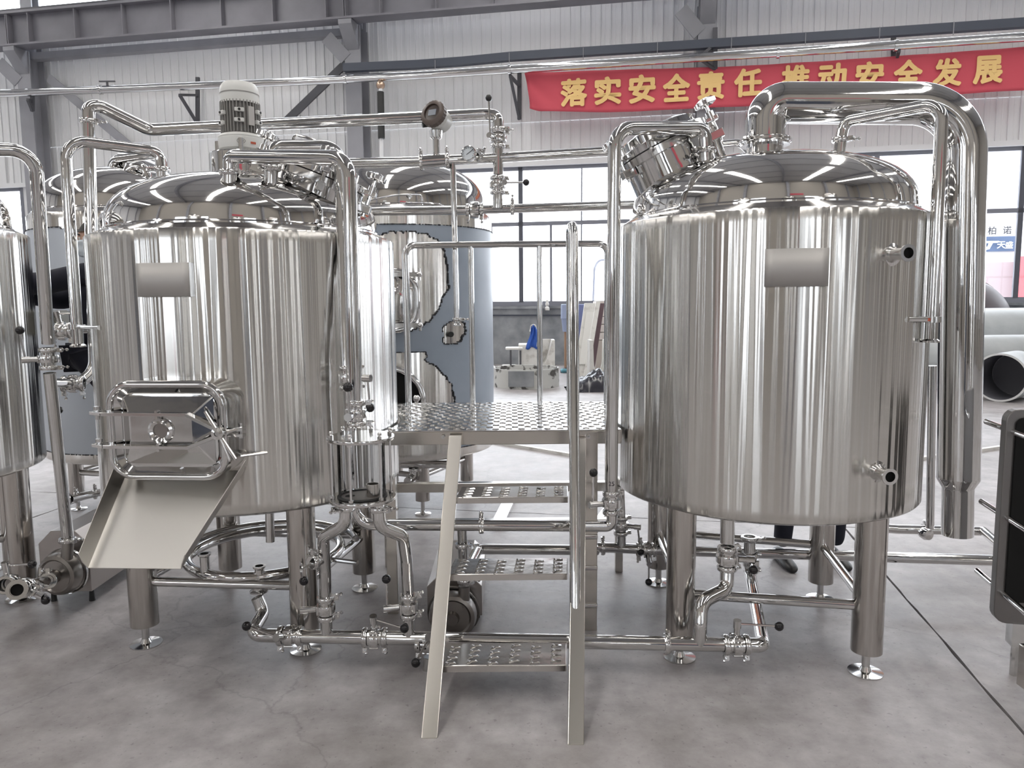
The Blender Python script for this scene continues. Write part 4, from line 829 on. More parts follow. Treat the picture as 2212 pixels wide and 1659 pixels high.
# small arch at right
k0 = at(1810, 350, 3.40); k1 = at(1816, 302, 3.40); k2 = at(1824, 262, 3.40); k3 = at(2036, 222, 3.08); k4 = at(2011, 738, 3.08)
nozzle(RT, k0, k1 - ZZ * .01, .026)
T = run('slim arched pipe on the right tank ending in an open ferrule', [k1, k2, k3, k4], .025, .075, [(k1, UZ, (.8, -.8, 0))], ends=[(k4, V3((0, 0, -1)))])
p = surf(RX, RY, RR, 1960, 690); q = at(2014, 690, 3.08); rod(RT, p, q, .012, 'support_rod'); m = MB(); m.lathe([(.026, -.012), (.034, -.012), (.034, .012), (.026, .012), (.026, -.012)], q, (0, 0, 1), 20); m.box(q + V3((-.045, -.01, 0)), (.03, .03, .02)); m.build('pipe_holder', BRITE, RT)
m = MB(); m.box(q + V3((-.032, -.028, 0)), (.012, .004, .012)); m.build('red_sticker', bpy.data.materials['sticker_red'], RT, flat=True)
# vapour pipe
RV = .093; n0 = at(1652, 330, RY); n0 = V3((n0.x, RY, dome_z(RDR, RDH, RZ1 + .025, .1) - .02)); n1 = at(1652, 306, RY); n2 = at(1655, 222, RY)
m = MB(); m.lathe([(.082, 0), (.082, n1.z - n0.z - .01)], (n0.x, RY, n0.z), (0, 0, 1), 40); m.lathe([(.14, -.02), (.10, .008), (.083, .03)], (n0.x, RY, n0.z), (0, 0, 1), 40); m.build('vapour_neck', STEEL, RT)
n3 = at(2084, 224, 3.46); n4 = at(2070, 1030, 3.46)
t = thing('vapour_pipe', 'fat shiny vapour pipe arching over the right tank dome and hanging down its right side', 'pipe', n1)
n2.x = n0.x; n1.x = n0.x; n2.y = n1.y = RY
m = MB(); m.tube([n1, n2, n3, n4], RV, .235, 48, n=14, cap=False); m.build('pipe_run', STEEL, t)
cd = (n4 - n3).normalized(); m = MB(); m.lathe([(RV, 0), (RV, .01), (.070, .05), (.069, .06), (.069, at(2050, 1038, 3.46).z - at(2050, 1163, 3.46).z)], n4, cd, 48); m.build('reducer', STEEL, t)
clamp(t, n1, UZ, .083, (-1, -.6, 0)); m = MB(); m.lathe([(.083, -.02), (.112, -.02), (.114, 0), (.112, .012), (.083, .012)], n1, (0, 0, 1), 48); m.build('pipe_flange', BRITE, t)
# safety fitting on right dome
f0 = at(1556, 336, 3.60); f1 = at(1536, 282, 3.60); t = thing('relief_valve', 'small ribbed relief valve leaning on the right tank dome beside the manway', 'valve', f0); d = (f1 - f0).normalized()
m = MB(); m.pipe(f0 - d * .05, f0 + d * .075, .026); m.build('valve_stem', STEEL, t); m = MB(); m.lathe([(.02, .075), (.028, .08), (.032, .10), (.026, .102), (.026, .108), (.034, .11), (.034, .13), (.026, .134), (.026, .140), (.030, .142), (.028, .165), (.016, .170), (.016, .190), (1e-4, .192)], f0, d, 24); m.build('valve_cap', BRITE, t)
run('short horizontal pipe behind the right tank relief valve', [at(1560, 312, 4.3), at(1600, 308, 4.3), at(1622, 330, 4.25)], .022, .05)
# 4 left arch
l0 = at(350, 396, 3.72); l1 = at(349, 366, 3.72); l2 = at(344, 328, 3.72); l3 = at(139, 300, 3.58); l4 = at(169, 748, 3.58)
nozzle(LT, l0, l1 - ZZ * .01, .027)
run('steel pipe arching left from the left tank dome to an open end', [l1, l2, l3, l4], .026, .09, [(l1, UZ, (-1, -.4, 0))], ends=[(l4, V3((0, 0, -1)))])
p = surf(LX, LY, LR, 216, 708); q = at(166, 706, 3.58); rod(LT, p, q, .011); m = MB(); m.lathe([(.027, -.012), (.036, -.012), (.036, .012), (.027, .012), (.027, -.012)], q, (0, 0, 1), 20); m.box(q + V3((.045, -.012, 0)), (.03, .03, .02)); m.build('pipe_holder', BRITE, LT)
# 5 tall riser pipe behind the left tank, with long overhead line
u0 = at(191, 262, 4.05); u4 = at(205, 800, 4.05); u5 = at(190, 828, 4.0)
run('tall riser pipe behind the left edge of the left tank', [u0, u4, at(170, 830, 3.95)], .031, .10, [(u0 + ZZ * .0, UZ, (1, -.2, 0))])
YO = 4.55
run('long overhead process pipe stepping down from the riser and crossing above both tanks', [u0, at(191, 232, 4.05), at(213, 228, 4.08), at(322, 281, 4.25), at(1050, 247, YO), at(1075, 250, YO), at(1076, 285, YO)], .033, .09, [(at(1076, 280, YO), UZ, (1, -.4, 0))], seg=20)
valve('lever valve with upright black knob at the right end of the overhead pipe', at(1076, 300, YO), UZ, .031, (-.5, -1, 0), (-.03, 0, 1), .20)
run('short vertical pipe crossing between the two middle height lines', [at(1076, 316, YO), at(1076, 378, YO)], .031, 0)
valve('lever valve pointing right in front of the bright window', at(1075, 400, YO), UZ, .031, (.4, -1, 0), (1, 0, 0), .12)
run('vertical pipe dropping to the lower horizontal line in front of the window', [at(1075, 420, YO), at(1075, 450, YO)], .031, 0)
run('upper middle horizontal pipe carrying the flow meter behind the tanks', [at(690, 354, YO - .35), at(905, 349, YO - .1), at(1075, 341, YO), at(1350, 325, YO + .1), at(1500, 318, YO + .1)], .029, .02, [])
run('lower middle horizontal pipe behind the tanks crossing the bright window', [at(720, 457, 4.55), at(1000, 454, 4.6), at(1420, 441, 4.7)], .027, .02, [(at(1010, 454, 4.6), V3((1, 0, 0)), (0, 0, -1)), (at(1040, 453, 4.6), V3((1, 0, 0)), (0, 0, -1)), (at(1107, 450, 4.6), V3((1, 0, 0)), (0, 0, 1))])
m = MB(); p = at(1025, 453.5, 4.6); m.lathe([(.03, -.03), (.048, -.026), (.052, 0), (.048, .026), (.03, .03)], p, (1, 0, 0), 20); tag(m.build('union_fitting', BRITE), 'ribbed union fitting on the lower middle pipe beside the wrapped tank', 'fitting')
dT = at(978, 352, YO - .06); dB = at(987, 703, YO - .06)
run('slim vertical drop pipe ending in front of the wrapped back tank', [dT, dB], .017, 0, [(at(987, 690, YO - .06), UZ, (1, -.3, 0))], ends=[(dB, V3((0, 0, -1)))])
# flow transmitter
p = at(943, 348, YO - .08); t = thing('flow_transmitter', 'round headed flow transmitter with dark display standing on the middle pipe', 'transmitter', p)
m = MB(); m.cyl(at(911, 350, YO - .09), at(967, 346, YO - .07), .040, seg=24); m.build('meter_body', STEEL, t)
for px in (911, 967): clamp(t, at(px, 350 - (px - 911) * .07, YO - .08), V3((1, 0, .04)), .033, (0, -.3, 1))
m = MB(); m.cyl(p, at(942, 300, YO - .08), .020, seg=14); m.lathe([(.020, 0), (.034, .012), (.040, .05), (.030, .06)], at(942, 302, YO - .08), (0, 0, 1), 20); m.build('neck', BRITE, t)
hc = at(943, 252, YO - .10); hd = V3((-.42, -.85, .28)).normalized()
m = MB(); m.lathe([(1e-4, -.085), (.05, -.085), (.062, -.078), (.066, -.02), (.070, -.015), (.070, .02), (.060, .026)], hc, hd, 32); m.build('head_shell', mat('meter_paint', (.60, .60, .58), .35), t)
m = MB(); m.lathe([(.070, .012), (.076, .016), (.076, .045), (.066, .055), (.050, .057), (.050, .048)], hc, hd, 48)
X, Y, Z = frame_of(hd)
for i, v in enumerate(m.v):
    qv = v - hc; rr_ = qv - hd * qv.dot(hd)
    if rr_.length > .07: a = math.atan2(rr_.dot(Y), rr_.dot(X)); m.v[i] = v + rr_.normalized() * (.003 if int(round(a / (2 * math.pi) * 48)) % 2 else 0)
m.build('bezel', mat('bezel_brown', (.10, .075, .065), .35), t)
m = MB(); m.lathe([(1e-4, .048), (.052, .048)], hc, hd, 32); m.build('display_window', mat('dark_display', (.05, .035, .03), .1), t)
m = MB(); m.box(hc + hd * .0495, (.052, .036, .002), (X, Y, Z)); m.build('screen', mat('lcd', (.16, .18, .22), .25), t, flat=True)
m = MB(); m.cyl(hc - hd * .03 + V3((-.05, -.02, -.03)), hc - hd * .03 + V3((-.095, -.035, -.04)), .016, seg=12); m.build('cable_gland', RUB, t)
# gauge
gg = at(1012, 331, YO - .16); t = thing('pressure_gauge', 'round white faced pressure gauge on the middle pipe beside the flow transmitter', 'gauge', gg); gd = V3((-.25, -1, .1)).normalized()
m = MB(); m.lathe([(1e-4, -.03), (.040, -.03), (.043, -.02), (.043, .006), (.038, .008), (.038, .002)], gg, gd, 32); m.build('gauge_case', BRITE, t)
m = MB(); m.lathe([(1e-4, .001), (.0385, .001)], gg, gd, 32); m.build('dial', mat('dial_white', (.62, .66, .70), .5), t)
X, Y, Z = frame_of(gd); m = MB(); m.bar(gg + gd * .003 - X * .012 - Y * .008, gg + gd * .003 + X * .028 + Y * .019, .003, .001, gd)
for k in range(11): a = math.radians(-30 + 24 * k); m.bar(gg + gd * .002 + X * (.028 * math.cos(a)) + Y * (.028 * math.sin(a)), gg + gd * .002 + X * (.034 * math.cos(a)) + Y * (.034 * math.sin(a)), .002, .001, gd)
m.build('needle_and_ticks', RUB, t, flat=True)
m = MB(); m.cyl(gg - gd * .02, at(1028, 342, YO), .010, seg=10); m.build('gauge_stem', BRITE, t); clamp(t, at(1033, 338, YO - .05), V3((.6, .8, 0)), .018, (.3, -.2, 1))
# ------------------------------------------------------------------ pipes under the right tank and across the back
run('low horizontal process pipe running behind the right tank legs to the far right', [at(1290, 1182, 4.0), at(1500, 1191, 4.0), at(2165, 1211, 3.75)], .028, .02, [(at(1302, 1183, 4.0), V3((1, 0, 0)), (0, 0, 1)), (at(1382, 1186, 4.0), V3((1, 0, 0)), (0, 0, 1))])
t0p = at(1342, 1182, 4.0); run('short vertical branch rising from the low pipe beside the platform', [t0p, V3((t0p.x, t0p.y, at(1342, 1150, 4.0).z))], .026, 0)
valve('lever valve beside the platform leg with its lever hanging down', at(1341, 1135, 4.0), UZ, .027, (1, -.35, 0), (.12, 0, -1), .13)
run('vertical pipe dropping behind the right tank beside the platform', [at(1338, 1050, 4.0), at(1341, 1117, 4.0)], .027, 0)
valve('lever valve on the low pipe half hidden behind the right tank leg', at(1396, 1187, 4.0), V3((1, 0, 0)), .028, (0, -.6, -.3), (0, 0, -1), .10)
run('slim vertical pipe behind the ferrule pipe at the right tank side', [at(2014, 790, 3.75), at(2009, 1140, 3.75)], .020, 0, m_=STEEL)
run('low pipe with a bend behind the hanging end of the vapour pipe', [at(1900, 1140, 4.25), at(1935, 1143, 4.25), at(2125, 1147, 4.25), at(2168, 1185, 3.7)], .027, .02, [(at(1998, 1145, 4.25), V3((1, 0, 0)), (.2, 0, 1))])
m = MB(); p = at(2000, 1153, 4.15); m.lathe([(1e-4, -.03), (.030, -.026), (.036, 0), (.030, .026), (1e-4, .03)], p, (.3, -1, 0), 20); tag(m.build('end_cap', BRITE), 'small round end cap beside the foot of the vapour pipe', 'cap')
# ------------------------------------------------------------------ ring pipe under left tank
zr = .335; rc = V3((LX + .02, LY, zr)); R_ = .375
t = thing('ring_pipe', 'circular steel ring pipe lying flat under the left tank', 'pipe', rc); m = MB(); m.tube([rc + V3((R_ * math.cos(a), R_ * math.sin(a), 0)) for a in [2 * math.pi * k / 72 for k in range(72)]], .026, closed=True, seg=16); m.build('ring_tube', STEEL, t)
m = MB(); m.tube([rc + V3((.46 * math.cos(a), .46 * math.sin(a), .012)) for a in [math.radians(20 + 140 * k / 30) for k in range(31)]], .020, seg=14); m.build('outer_arc', STEEL, t)
for px, py in ((431, 1246), (560, 1250)):
    p = atz(px, py, zr); q = (p - rc); q.z = 0; q = rc + q.normalized() * R_; L = .10 if px < 500 else .05; m = MB(); m.pipe(q, q + ZZ * L, .022); ferrule(m, q + ZZ * L, UZ, .022); s_ = m.build('ring_stub', BRITE, t); m = MB(); m.lathe([(1e-4, L - .003), (.019, L - .003)], q, UZ, 14); m.build('bore', DARK, s_)
q = atz(553, 1262, zr); q = q - rc; q.z = 0; q = rc + q.normalized() * R_; m = MB(); m.cyl(q, q - ZZ * .07, .030); ferrule(m, q - ZZ * .07, V3((0, 0, -1)), .030); m.build('down_stub', STEEL, t)
for a in (200, 340, 60): a = math.radians(a); p = rc + V3((R_ * math.cos(a), R_ * math.sin(a), 0)); m = MB(); m.cyl(p, p + V3((math.cos(a), math.sin(a), 0)) * (.17), .012, seg=10); m.build('ring_bracket', BRITE, t)
# ------------------------------------------------------------------ handwritten marks on pipes
MARK = mat('marker_ink', (.03, .03, .035), .6)
def mark(txt, px, py, Y, r, cx, cy, h, lab, rot=0):
    V, F, w, hh = glyph(txt, 1, 0); c = V3((cx, cy, at(px, py, Y).z)); d = (CAM - c); d.z = 0; a0 = math.atan2(d.y, d.x); m = MB(); vs = []
    for x, y in V:
        x, y = x / hh * h, y / hh * h
        if rot: x, y = -y * rot, x * rot
        a = a0 + x / r; vs.append((cx + (r + .0012) * math.cos(a), cy + (r + .0012) * math.sin(a), c.z + y))
    m.add(vs, F); return m.build('marker_number', MARK, None, flat=True)
def mark_on(pipe, *a, **k):
    o = mark(*a, **k); o0 = ORG[pipe.name]; o.data.transform(Matrix.Translation(-o0)); o.parent = pipe; return o
pA = [o for o in bpy.data.objects if o.get('label', '').startswith('arched steel pipe from the right tank')][0]
cc = at(1321, 1042, 3.277); mark_on(pA, '25', 1321, 1042, 3.277, .029, cc.x, cc.y, .020, '')
pB = [o for o in bpy.data.objects if o.get('label', '').startswith('right S shaped outlet')][0]
cc = at(881, 1274, 3.107); mark_on(pB, '20', 881, 1274, 3.107, .026, cc.x, cc.y, .016, '', rot=1)
# ================================================================== PLATFORM AND LADDER
PZ = 1.0; PY0, PY1 = 3.48, 4.48
t = thing('work_platform', 'steel work platform with patterned deck between the two tanks', 'platform', (-.05, 3.98, 0))
def xl(y): return max(-.72, LX + math.sqrt(max(0, (LR + .015) ** 2 - (y - LY) ** 2)) if abs(y - LY) < LR + .015 else -.72)
def xr(y): return min(.66, RX - math.sqrt(max(0, (RR + .015) ** 2 - (y - RY) ** 2)) if abs(y - RY) < RR + .015 else .66)
n = 24; ys = [PY0 + (PY1 - PY0) * i / n for i in range(n + 1)]
poly = [V3((xl(y), y, PZ - .004)) for y in ys] + [V3((xr(y), y, PZ - .004)) for y in reversed(ys)]
m = MB(); m.prism(poly, (0, 0, .004)); m.build('deck', PLATDECK if 0 else BRITE, t, flat=True)
m = MB()
for j in range(17):
    y = PY0 + .03 + j * .058
    for i in range(24):
        x = -.70 + i * .062 + (.031 if j % 2 else 0)
        if xl(y) + .03 < x < xr(y) - .03:
            s = 1 if (i + j) % 2 else -1; m.add([(x - .018, y - .004, PZ), (x, y + .010 * s, PZ), (x + .018, y - .004, PZ), (x, y + .004 + .010 * s, PZ), (x - .014, y, PZ + .0045), (x, y + .002 + .010 * s, PZ + .0045), (x + .014, y, PZ + .0045)], [(0, 1, 5, 4), (1, 2, 6, 5), (2, 3, 5, 6), (3, 0, 4, 5)])
o = m.build('deck_pattern', BRITE, t, flat=True); o['kind'] = 'stuff'
for y, nm in ((PY0, 'front_beam'), (PY1 - .04, 'back_beam')):
    m = MB(); m.box(((xl(y) + xr(y)) / 2, y + .02, PZ - .037), (xr(y) - xl(y), .04, .066)); m.build(nm, SATIN, t, flat=True, bevel=.004)
for sgn, f in ((1, xl), (-1, xr)):
    m = MB(); P_ = [(f(y), y) for y in ys]
    for (a, b) in zip(P_, P_[1:]): m.bar((a[0], a[1], PZ - .03), (b[0], b[1], PZ - .03), .004, .06, ZZ)
    m.build('edge_skirt', SATIN, t, flat=True)
lx0, lx1 = at(848, 1200, 3.72).x, at(1275, 1200, PY0 + .03).x
LG = [(lx0, 3.72, .055, 'leg'), (lx1, PY0 + .03, .062, 'leg'), (at(1336, 1250, 4.29).x, 4.29, .045, 'leg'), (at(838, 1100, 4.4).x, 4.4, .045, 'leg')]
for x, y, w, nm in LG:
    m = MB(); m.box((x, y, (PZ - .01) / 2), (w, w, PZ - .01)); m.build(nm, SATIN, t, flat=True, bevel=.003)
def barx(p, q, w=.05, name='cross_beam'): m = MB(); m.bar(p, q, w, w, V3((0, -1, 0))); m.build(name, SATIN, t, flat=True, bevel=.003)
barx((LG[3][0], 4.42, .49), (LG[2][0] + .05, 4.42, .49), .055); barx((lx0, 3.72, .47), (.50, 3.72, .47), .05); barx((lx0, 3.72, .47), (LG[3][0], 4.4, .47), .04); barx((lx1, PY0 + .05, .47), (LG[2][0], 4.29, .47), .04)
barx((.03, 4.55, .02), (.16, 5.0, .02), .04, 'floor_strip') if 0 else None
# bolts on the fascia
for px, py in ((957, 943), (1271, 943)): p = at(px, py, PY0 - .004); m = MB(); m.cyl(p, p + V3((0, -.014, 0)), .010, seg=6); m.cyl(p, p + V3((0, -.024, 0)), .005, seg=8); m.build('bolt', BRITE, t)
m = MB()
for z in (.475, .32, .13): m.cyl((lx1 - .031, PY0 - .003, z), (lx1 + .031, PY0 - .003, z), .012, seg=12)
m.build('leg_rung', STEEL, t)
# guard rail
YRL = 4.42; zt_ = at(1090, 528, YRL).z; g = thing('guard_rail', 'tubular guard rail along the back edge of the platform', 'railing', (0, YRL, PZ))
pxs = [at(868, 700, YRL).x + .03, at(1019, 700, YRL).x, at(1166, 700, YRL).x, at(1312, 700, YRL).x]
m = MB(); m.tube([(pxs[0], YRL, PZ), (pxs[0], YRL, zt_), (pxs[3], YRL, zt_), (pxs[3], YRL, PZ)], .0195, .06, 16); m.build('top_rail', STEEL, g)
for x in pxs[1:3]: m = MB(); m.cyl((x, YRL, PZ), (x, YRL, zt_), .0165, seg=16); m.build('post', STEEL, g)
# ladder
ld = thing('step_ladder', 'steel ladder with three patterned treads leading up to the platform', 'ladder', (-.04, 2.75, 0))
Lf, Rf = atz(928, 1590, 0), atz(1243, 1604, 0); Lt, Rt_ = at(984, 940, 3.45), at(1252, 946, 3.45)
DY = 2.72
for a, b in ((Lf, Lt), (Rf, Rt_)):
    a = V3(a); d = (V3(b) - a).normalized(); n2 = V3((0, -d.z, d.y)).normalized(); w = .060; t2 = .034
    m = MB(); vs = []
    for (p, flat_) in ((a, 1), (V3(b), 0)):
        for sx, sy in ((-1, -1), (1, -1), (1, 1), (-1, 1)):
            q = p + V3((sx * w / 2, 0, 0)) + V3((0, sy * t2 / 2, 0)); q.z = p.z; vs.append(q)
    m.add(vs, [(3, 2, 1, 0), (4, 5, 6, 7), (0, 1, 5, 4), (1, 2, 6, 5), (2, 3, 7, 6), (3, 0, 4, 7)]); m.build('side_rail', SATIN, ld, flat=True, bevel=.003)
def tread(yf, zt_, dep, x0, x1, x0b, x1b, pat):
    m = MB(); Y0_, Y1_ = yf, yf + dep; m.add([(x0, Y0_, zt_), (x1, Y0_, zt_), (x1b, Y1_, zt_), (x0b, Y1_, zt_), (x0, Y0_, zt_ - .028), (x1, Y0_, zt_ - .028), (x1b, Y1_, zt_ - .028), (x0b, Y1_, zt_ - .028)], [(0, 1, 2, 3), (4, 5, 1, 0), (2, 6, 7, 3), (0, 3, 7, 4), (1, 5, 6, 2)]); tr_ = m.build('tread', STEELT, ld, flat=True, bevel=.004)
    m = MB()
    for j in range(4):
        for i in range(6):
            f = (j + .35 + (.35 if i % 2 else 0)) / 4.4; y = Y0_ + dep * f; L_ = x0 + (x0b - x0) * f; R_2 = x1 + (x1b - x1) * f; x = L_ + (R_2 - L_) * (i + .55) / 6.1
            for (ax_, ay, bx_, by) in ((0, 0, -.016, -.012), (0, 0, -.013, .013), (0, 0, .022, .004)):
                a, b = V3((x + ax_, y + ay, zt_)), V3((x + bx_, y + by, zt_)); d = (b - a).normalized(); s_ = V3((-d.y, d.x, 0)) * .0036; h_ = V3((0, 0, .0045))
                m.add([a - s_ - d * .003, b - s_ + d * .003, b + s_ + d * .003, a + s_ - d * .003, a - s_ * .35 + h_, b - s_ * .35 + h_, b + s_ * .35 + h_, a + s_ * .35 + h_], [(0, 1, 5, 4), (1, 2, 6, 5), (2, 3, 7, 6), (3, 0, 4, 7), (4, 5, 6, 7)])
    o = m.build('tread_pattern', BRITE, tr_, ang=60); o['kind'] = 'stuff'
STEELT = mat('tread_steel', (.62, .60, .58), .16, 1); add_bump(STEELT, 9, .15, dist=.01)
for (xf0, xf1, yf_, xb0, xb1, yb_, Yf, ) in ((944, 1224, 1437, 966, 1222, 1373, 2.83), (966, 1226, 1240, 984, 1226, 1203, 3.06), (984, 1227, 1074, 998, 1226, 1047, 3.24)):
    z = at(1100, yf_, Yf).z; dep = atz(1100, yb_, z).y - Yf; dep = min(dep, .20); x0, x1 = at(xf0, yf_, Yf).x, at(xf1, yf_, Yf).x
    tread(Yf, z, dep, x0, x1, atz(xb0, yb_, z).x, atz(xb1, yb_, z).x, 0)
hr = thing('hand_rail', 'single tall hand rail tube rising from the right side rail of the ladder', 'railing', at(1242, 1385, 2.90))
a, b = at(1243, 1386, 2.86), at(1238, 486, 3.42)
m = MB(); top = V3((b.x, b.y, b.z)); m.tube([a, top, top + V3((0, .16, .0)), V3((top.x + .01, top.y + .20, PZ))], .0225, .07, 20, n=10); m.build('rail_tube', STEEL, hr)
# ================================================================== PUMPS
def pump(label, c, r, ax, up, motor_dir, L, box, foot_z=0, outlet_x=.04, outlet_top=None):
    t = thing('transfer_pump', label, 'pump', (c.x, c.y, 0)); ax = V3(ax).normalized()
    m = MB(); m.lathe([(1e-4, .052), (r * .25, .052), (r * .30, .030), (r * .70, .026), (r * .78, .034), (r * .92, .026), (r, .0), (r, -.03), (r * .9, -.045), (1e-4, -.045)], c, ax, 48); m.build('volute', PUMPM, t)
    m = MB(); m.lathe([(r * 1.02, -.045), (r * 1.10, -.042), (r * 1.10, -.056), (r * 1.02, -.060)], c, ax, 48); m.build('volute_flange', BRITE, t)
    return t
PUMPM = mat('pump_casing', (.30, .28, .265), .28, 1)
def housing(t, x0, x1, y0, y1, z0, z1, ch, m_=None):
    pl = [(x0, y0, z0), (x1, y0, z0), (x1, y0, z1 - ch), (x1 - ch, y0, z1), (x0 + ch, y0, z1), (x0, y0, z1 - ch)]; m = MB(); m.prism(pl, (0, y1 - y0, 0)); m.build('motor_cover', m_ or COVER, t, flat=True, bevel=.003)
    for x in (x0 + .03, x1 - .03):
        for y in (y0 + .05, y1 - .05): m = MB(); m.cyl((x, y, 0), (x, y, z0 + .01), .016, .010, 10); m.build('foot', RUB, t)
COVER = mat('pump_cover', (.42, .39, .37), .33, 1)
c1 = at(128, 1240, 3.72); t = pump('transfer pump at far left with a suction pipe pointing at the camera', c1, .112, (-.12, -1, 0), 0, 0, 0, 0)
x0, x1 = at(108, 1200, 3.95).x, at(190, 1200, 3.95).x; housing(t, x0, x1 + .06, 3.86, 4.62, .07, at(150, 1142, 3.9).z, .07)
m = MB(); m.cyl(c1 + V3((0, .06, 0)), V3((c1.x, 3.9, c1.z)), .05); m.build('shaft_housing', BRITE, t)
m = MB(); a = c1 + V3((.045, -.005, .05)); b = at(147, 1168, 3.72); m.cyl(a, b, .028); m.build('outlet_neck', PUMPM, t)
sp = c1 + V3((-.012, -.05, -.012)); se = at(58, 1268, 3.28)
m = MB(); m.cyl(sp, se, .028); m.build('suction_pipe', STEEL, t); clamp(t, sp + (se - sp).normalized() * .06, se - sp, .029, (0, 0, 1))
d = (se - sp).normalized(); valve('open ended lever valve on the pump suction pipe at the lower left edge', se + d * .05, d, .028, (.9, -.2, -.3), (.3, -.1, -.2), .02)
m = MB(); q = se + d * .10; m.pipe(q, q + d * .05, .032, .006); ferrule(m, q + d * .05, d, .032); o = tag(m.build('pipe_end', BRITE), 'open ferrule end of the suction pipe at the lower left edge', 'pipe')
m = MB(); m.lathe([(1e-4, .03), (.026, .03)], q, d, 16); m.build('bore', DARK, o)
valve('lever valve with black knob at the left edge above the suction pipe', at(18, 1262, 3.45), (se - sp), .030, (0, -.1, 1), (1, .1, 0), .11)
# riser above the pump
j0 = at(-40, 322, 3.35); j1 = at(76, 325, 3.45); j2 = at(103, 745, 3.62); j3 = at(146, 1160, 3.72)
run('steel pipe at far left coming in from the left and dropping to the lever valve', [j0, j1, at(104, 742, 3.6)], .029, .10)
vt = at(105, 775, 3.6); valve('lever valve with upright black knob on the far left riser', vt, (at(104, 742, 3.6) - at(107, 806, 3.6)), .028, (-.8, -.6, 0), (-.10, 0, 1), .13)
run('lower riser pipe from the lever valve down to the far left pump', [at(107, 806, 3.6), j3], .028, .1, [(at(145, 1166, 3.72), UZ, (1, -.4, 0))])
run('short side branch joining the far left riser to the bent pipe', [at(108, 827, 3.61), at(150, 828, 3.85)], .022, 0)
valve('lever valve with hanging black knob left of the left tank', at(158, 829, 3.9), V3((1, .3, 0)), .030, (-.35, -1, .05), (.03, 0, -1), .12)
run('horizontal stub pipe crossing behind the far left riser', [at(98, 715, 3.95), at(205, 712, 4.3)], .024, 0)
valve('upper lever valve on the stub pipe left of the left tank', at(134, 715, 4.05), V3((1, .3, 0)), .032, (0, -.4, 1), (1, 0, 0), .10)
m = MB(); p = at(118, 697, 4.25); m.box(p, (.11, .12, .14)); tag(m.build('junction_box', mat('box_grey', (.20, .20, .18), .5), flat=True, bevel=.012), 'small grey green box behind the far left riser valves', 'box')
run('small drain pipe with clamps on the floor behind the far left riser', [at(150, 1078, 4.9), at(222, 1062, 5.3)], .028, 0, [(at(165, 1074, 4.98), V3((1, .4, 0)), (0, 0, 1)), (at(206, 1066, 5.2), V3((1, .4, 0)), (0, 0, 1))], ends=[(at(150, 1078, 4.9), V3((-1, -.4, 0)).normalized())])
# pump behind the ladder
c2 = at(978, 1330, 3.50); t = pump('transfer pump standing on the floor behind the ladder', c2, .118, (0, -1, 0), 0, 0, 0, 0)
x0, x1 = at(925, 1300, 3.64).x, at(1042, 1300, 3.64).x; housing(t, x0, x1, 3.60, 4.15, .03, at(1000, 1238, 3.62).z, .06)
m = MB(); m.cyl(c2 + V3((.055, .0, .05)), at(1003, 1266, 3.5), .028); m.build('outlet_neck', PUMPM, t); m = MB(); m.cyl(c2 + V3((0, .04, 0)), V3((c2.x, 3.62, c2.z)), .05); m.build('shaft_housing', BRITE, t)
run('short riser from the ladder pump up to the horizontal pipe', [at(1003, 1262, 3.5), at(998, 1140, 3.45)], .024, 0, [(at(1002, 1254, 3.5), UZ, (1, -.5, 0)), (at(999, 1178, 3.46), UZ, (1, -.5, 0))])
run('low horizontal pipe with a forward bend above the middle tread', [at(1010, 1232, 3.6), at(1032, 1186, 3.85), at(1240, 1188, 3.95), at(1290, 1189, 4.0)], .028, .05)
m = MB(); m.bar(atz(1078, 1130, .02), atz(1106, 1072, .02), .09, .05, ZZ); tag(m.build('aluminium_channel', BRITE, flat=True), 'pale metal channel lying on the floor behind the top tread', 'channel')
# ================================================================== BACK TANKS, wrapped in film
def back_tank(label, cx, cy, R, z0, z1, hd, leg_a, cut, name='brewing_tank', fm=None):
    legs = [(cx + .5 * math.cos(math.radians(a)), cy + .5 * math.sin(math.radians(a))) for a in leg_a]
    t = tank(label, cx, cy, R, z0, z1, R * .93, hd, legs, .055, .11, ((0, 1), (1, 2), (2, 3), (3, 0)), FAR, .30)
    if cut:
        nu, nv = 220, 130; m = MB(); vs = []; fs = []; Rf_ = R + .006; za, zb = z0 + .07, z1 - .11
        for j in range(nv + 1):
            for i in range(nu + 1):
                a = -math.pi + math.pi * 1.05 * i / nu + .0; z = za + (zb - za) * j / nv; wv = .004 * noise.noise(V3((i * .03, j * .05, 3))); vs.append((cx + (Rf_ + wv) * math.cos(a), cy + (Rf_ + wv) * math.sin(a), z))
        for j in range(nv):
            for i in range(nu):
                p = V3(vs[j * (nu + 1) + i]); q = p - CAM; Yc_ = q.dot(FWD); px = 1106 + q.dot(RGT) / Yc_ * FPX; py = 829.5 - q.dot(UPV) / Yc_ * FPX
                if not cut(px, py): fs.append((j * (nu + 1) + i, j * (nu + 1) + i + 1, (j + 1) * (nu + 1) + i + 1, (j + 1) * (nu + 1) + i))
        m.add(vs, fs); m.build('protective_film', fm or FILM, t, ang=70)
        # curled dark torn edges
        from collections import Counter
        E_ = Counter(); 
        for f in fs:
            for k in range(4): E_[tuple(sorted((f[k], f[(k + 1) % 4])))] += 1
        m = MB()
        for (a, b), c_ in E_.items():
            if c_ == 1 and rj.random() < .8:
                p, q = V3(vs[a]), V3(vs[b]); w = .004 + .006 * rj.random(); nn_ = V3((p.x - cx, p.y - cy, 0)).normalized(); m.bar(p + nn_ * .003, q + nn_ * .003, w, .003, nn_)
        m.build('torn_edge', FILME, t, flat=True)
    return t
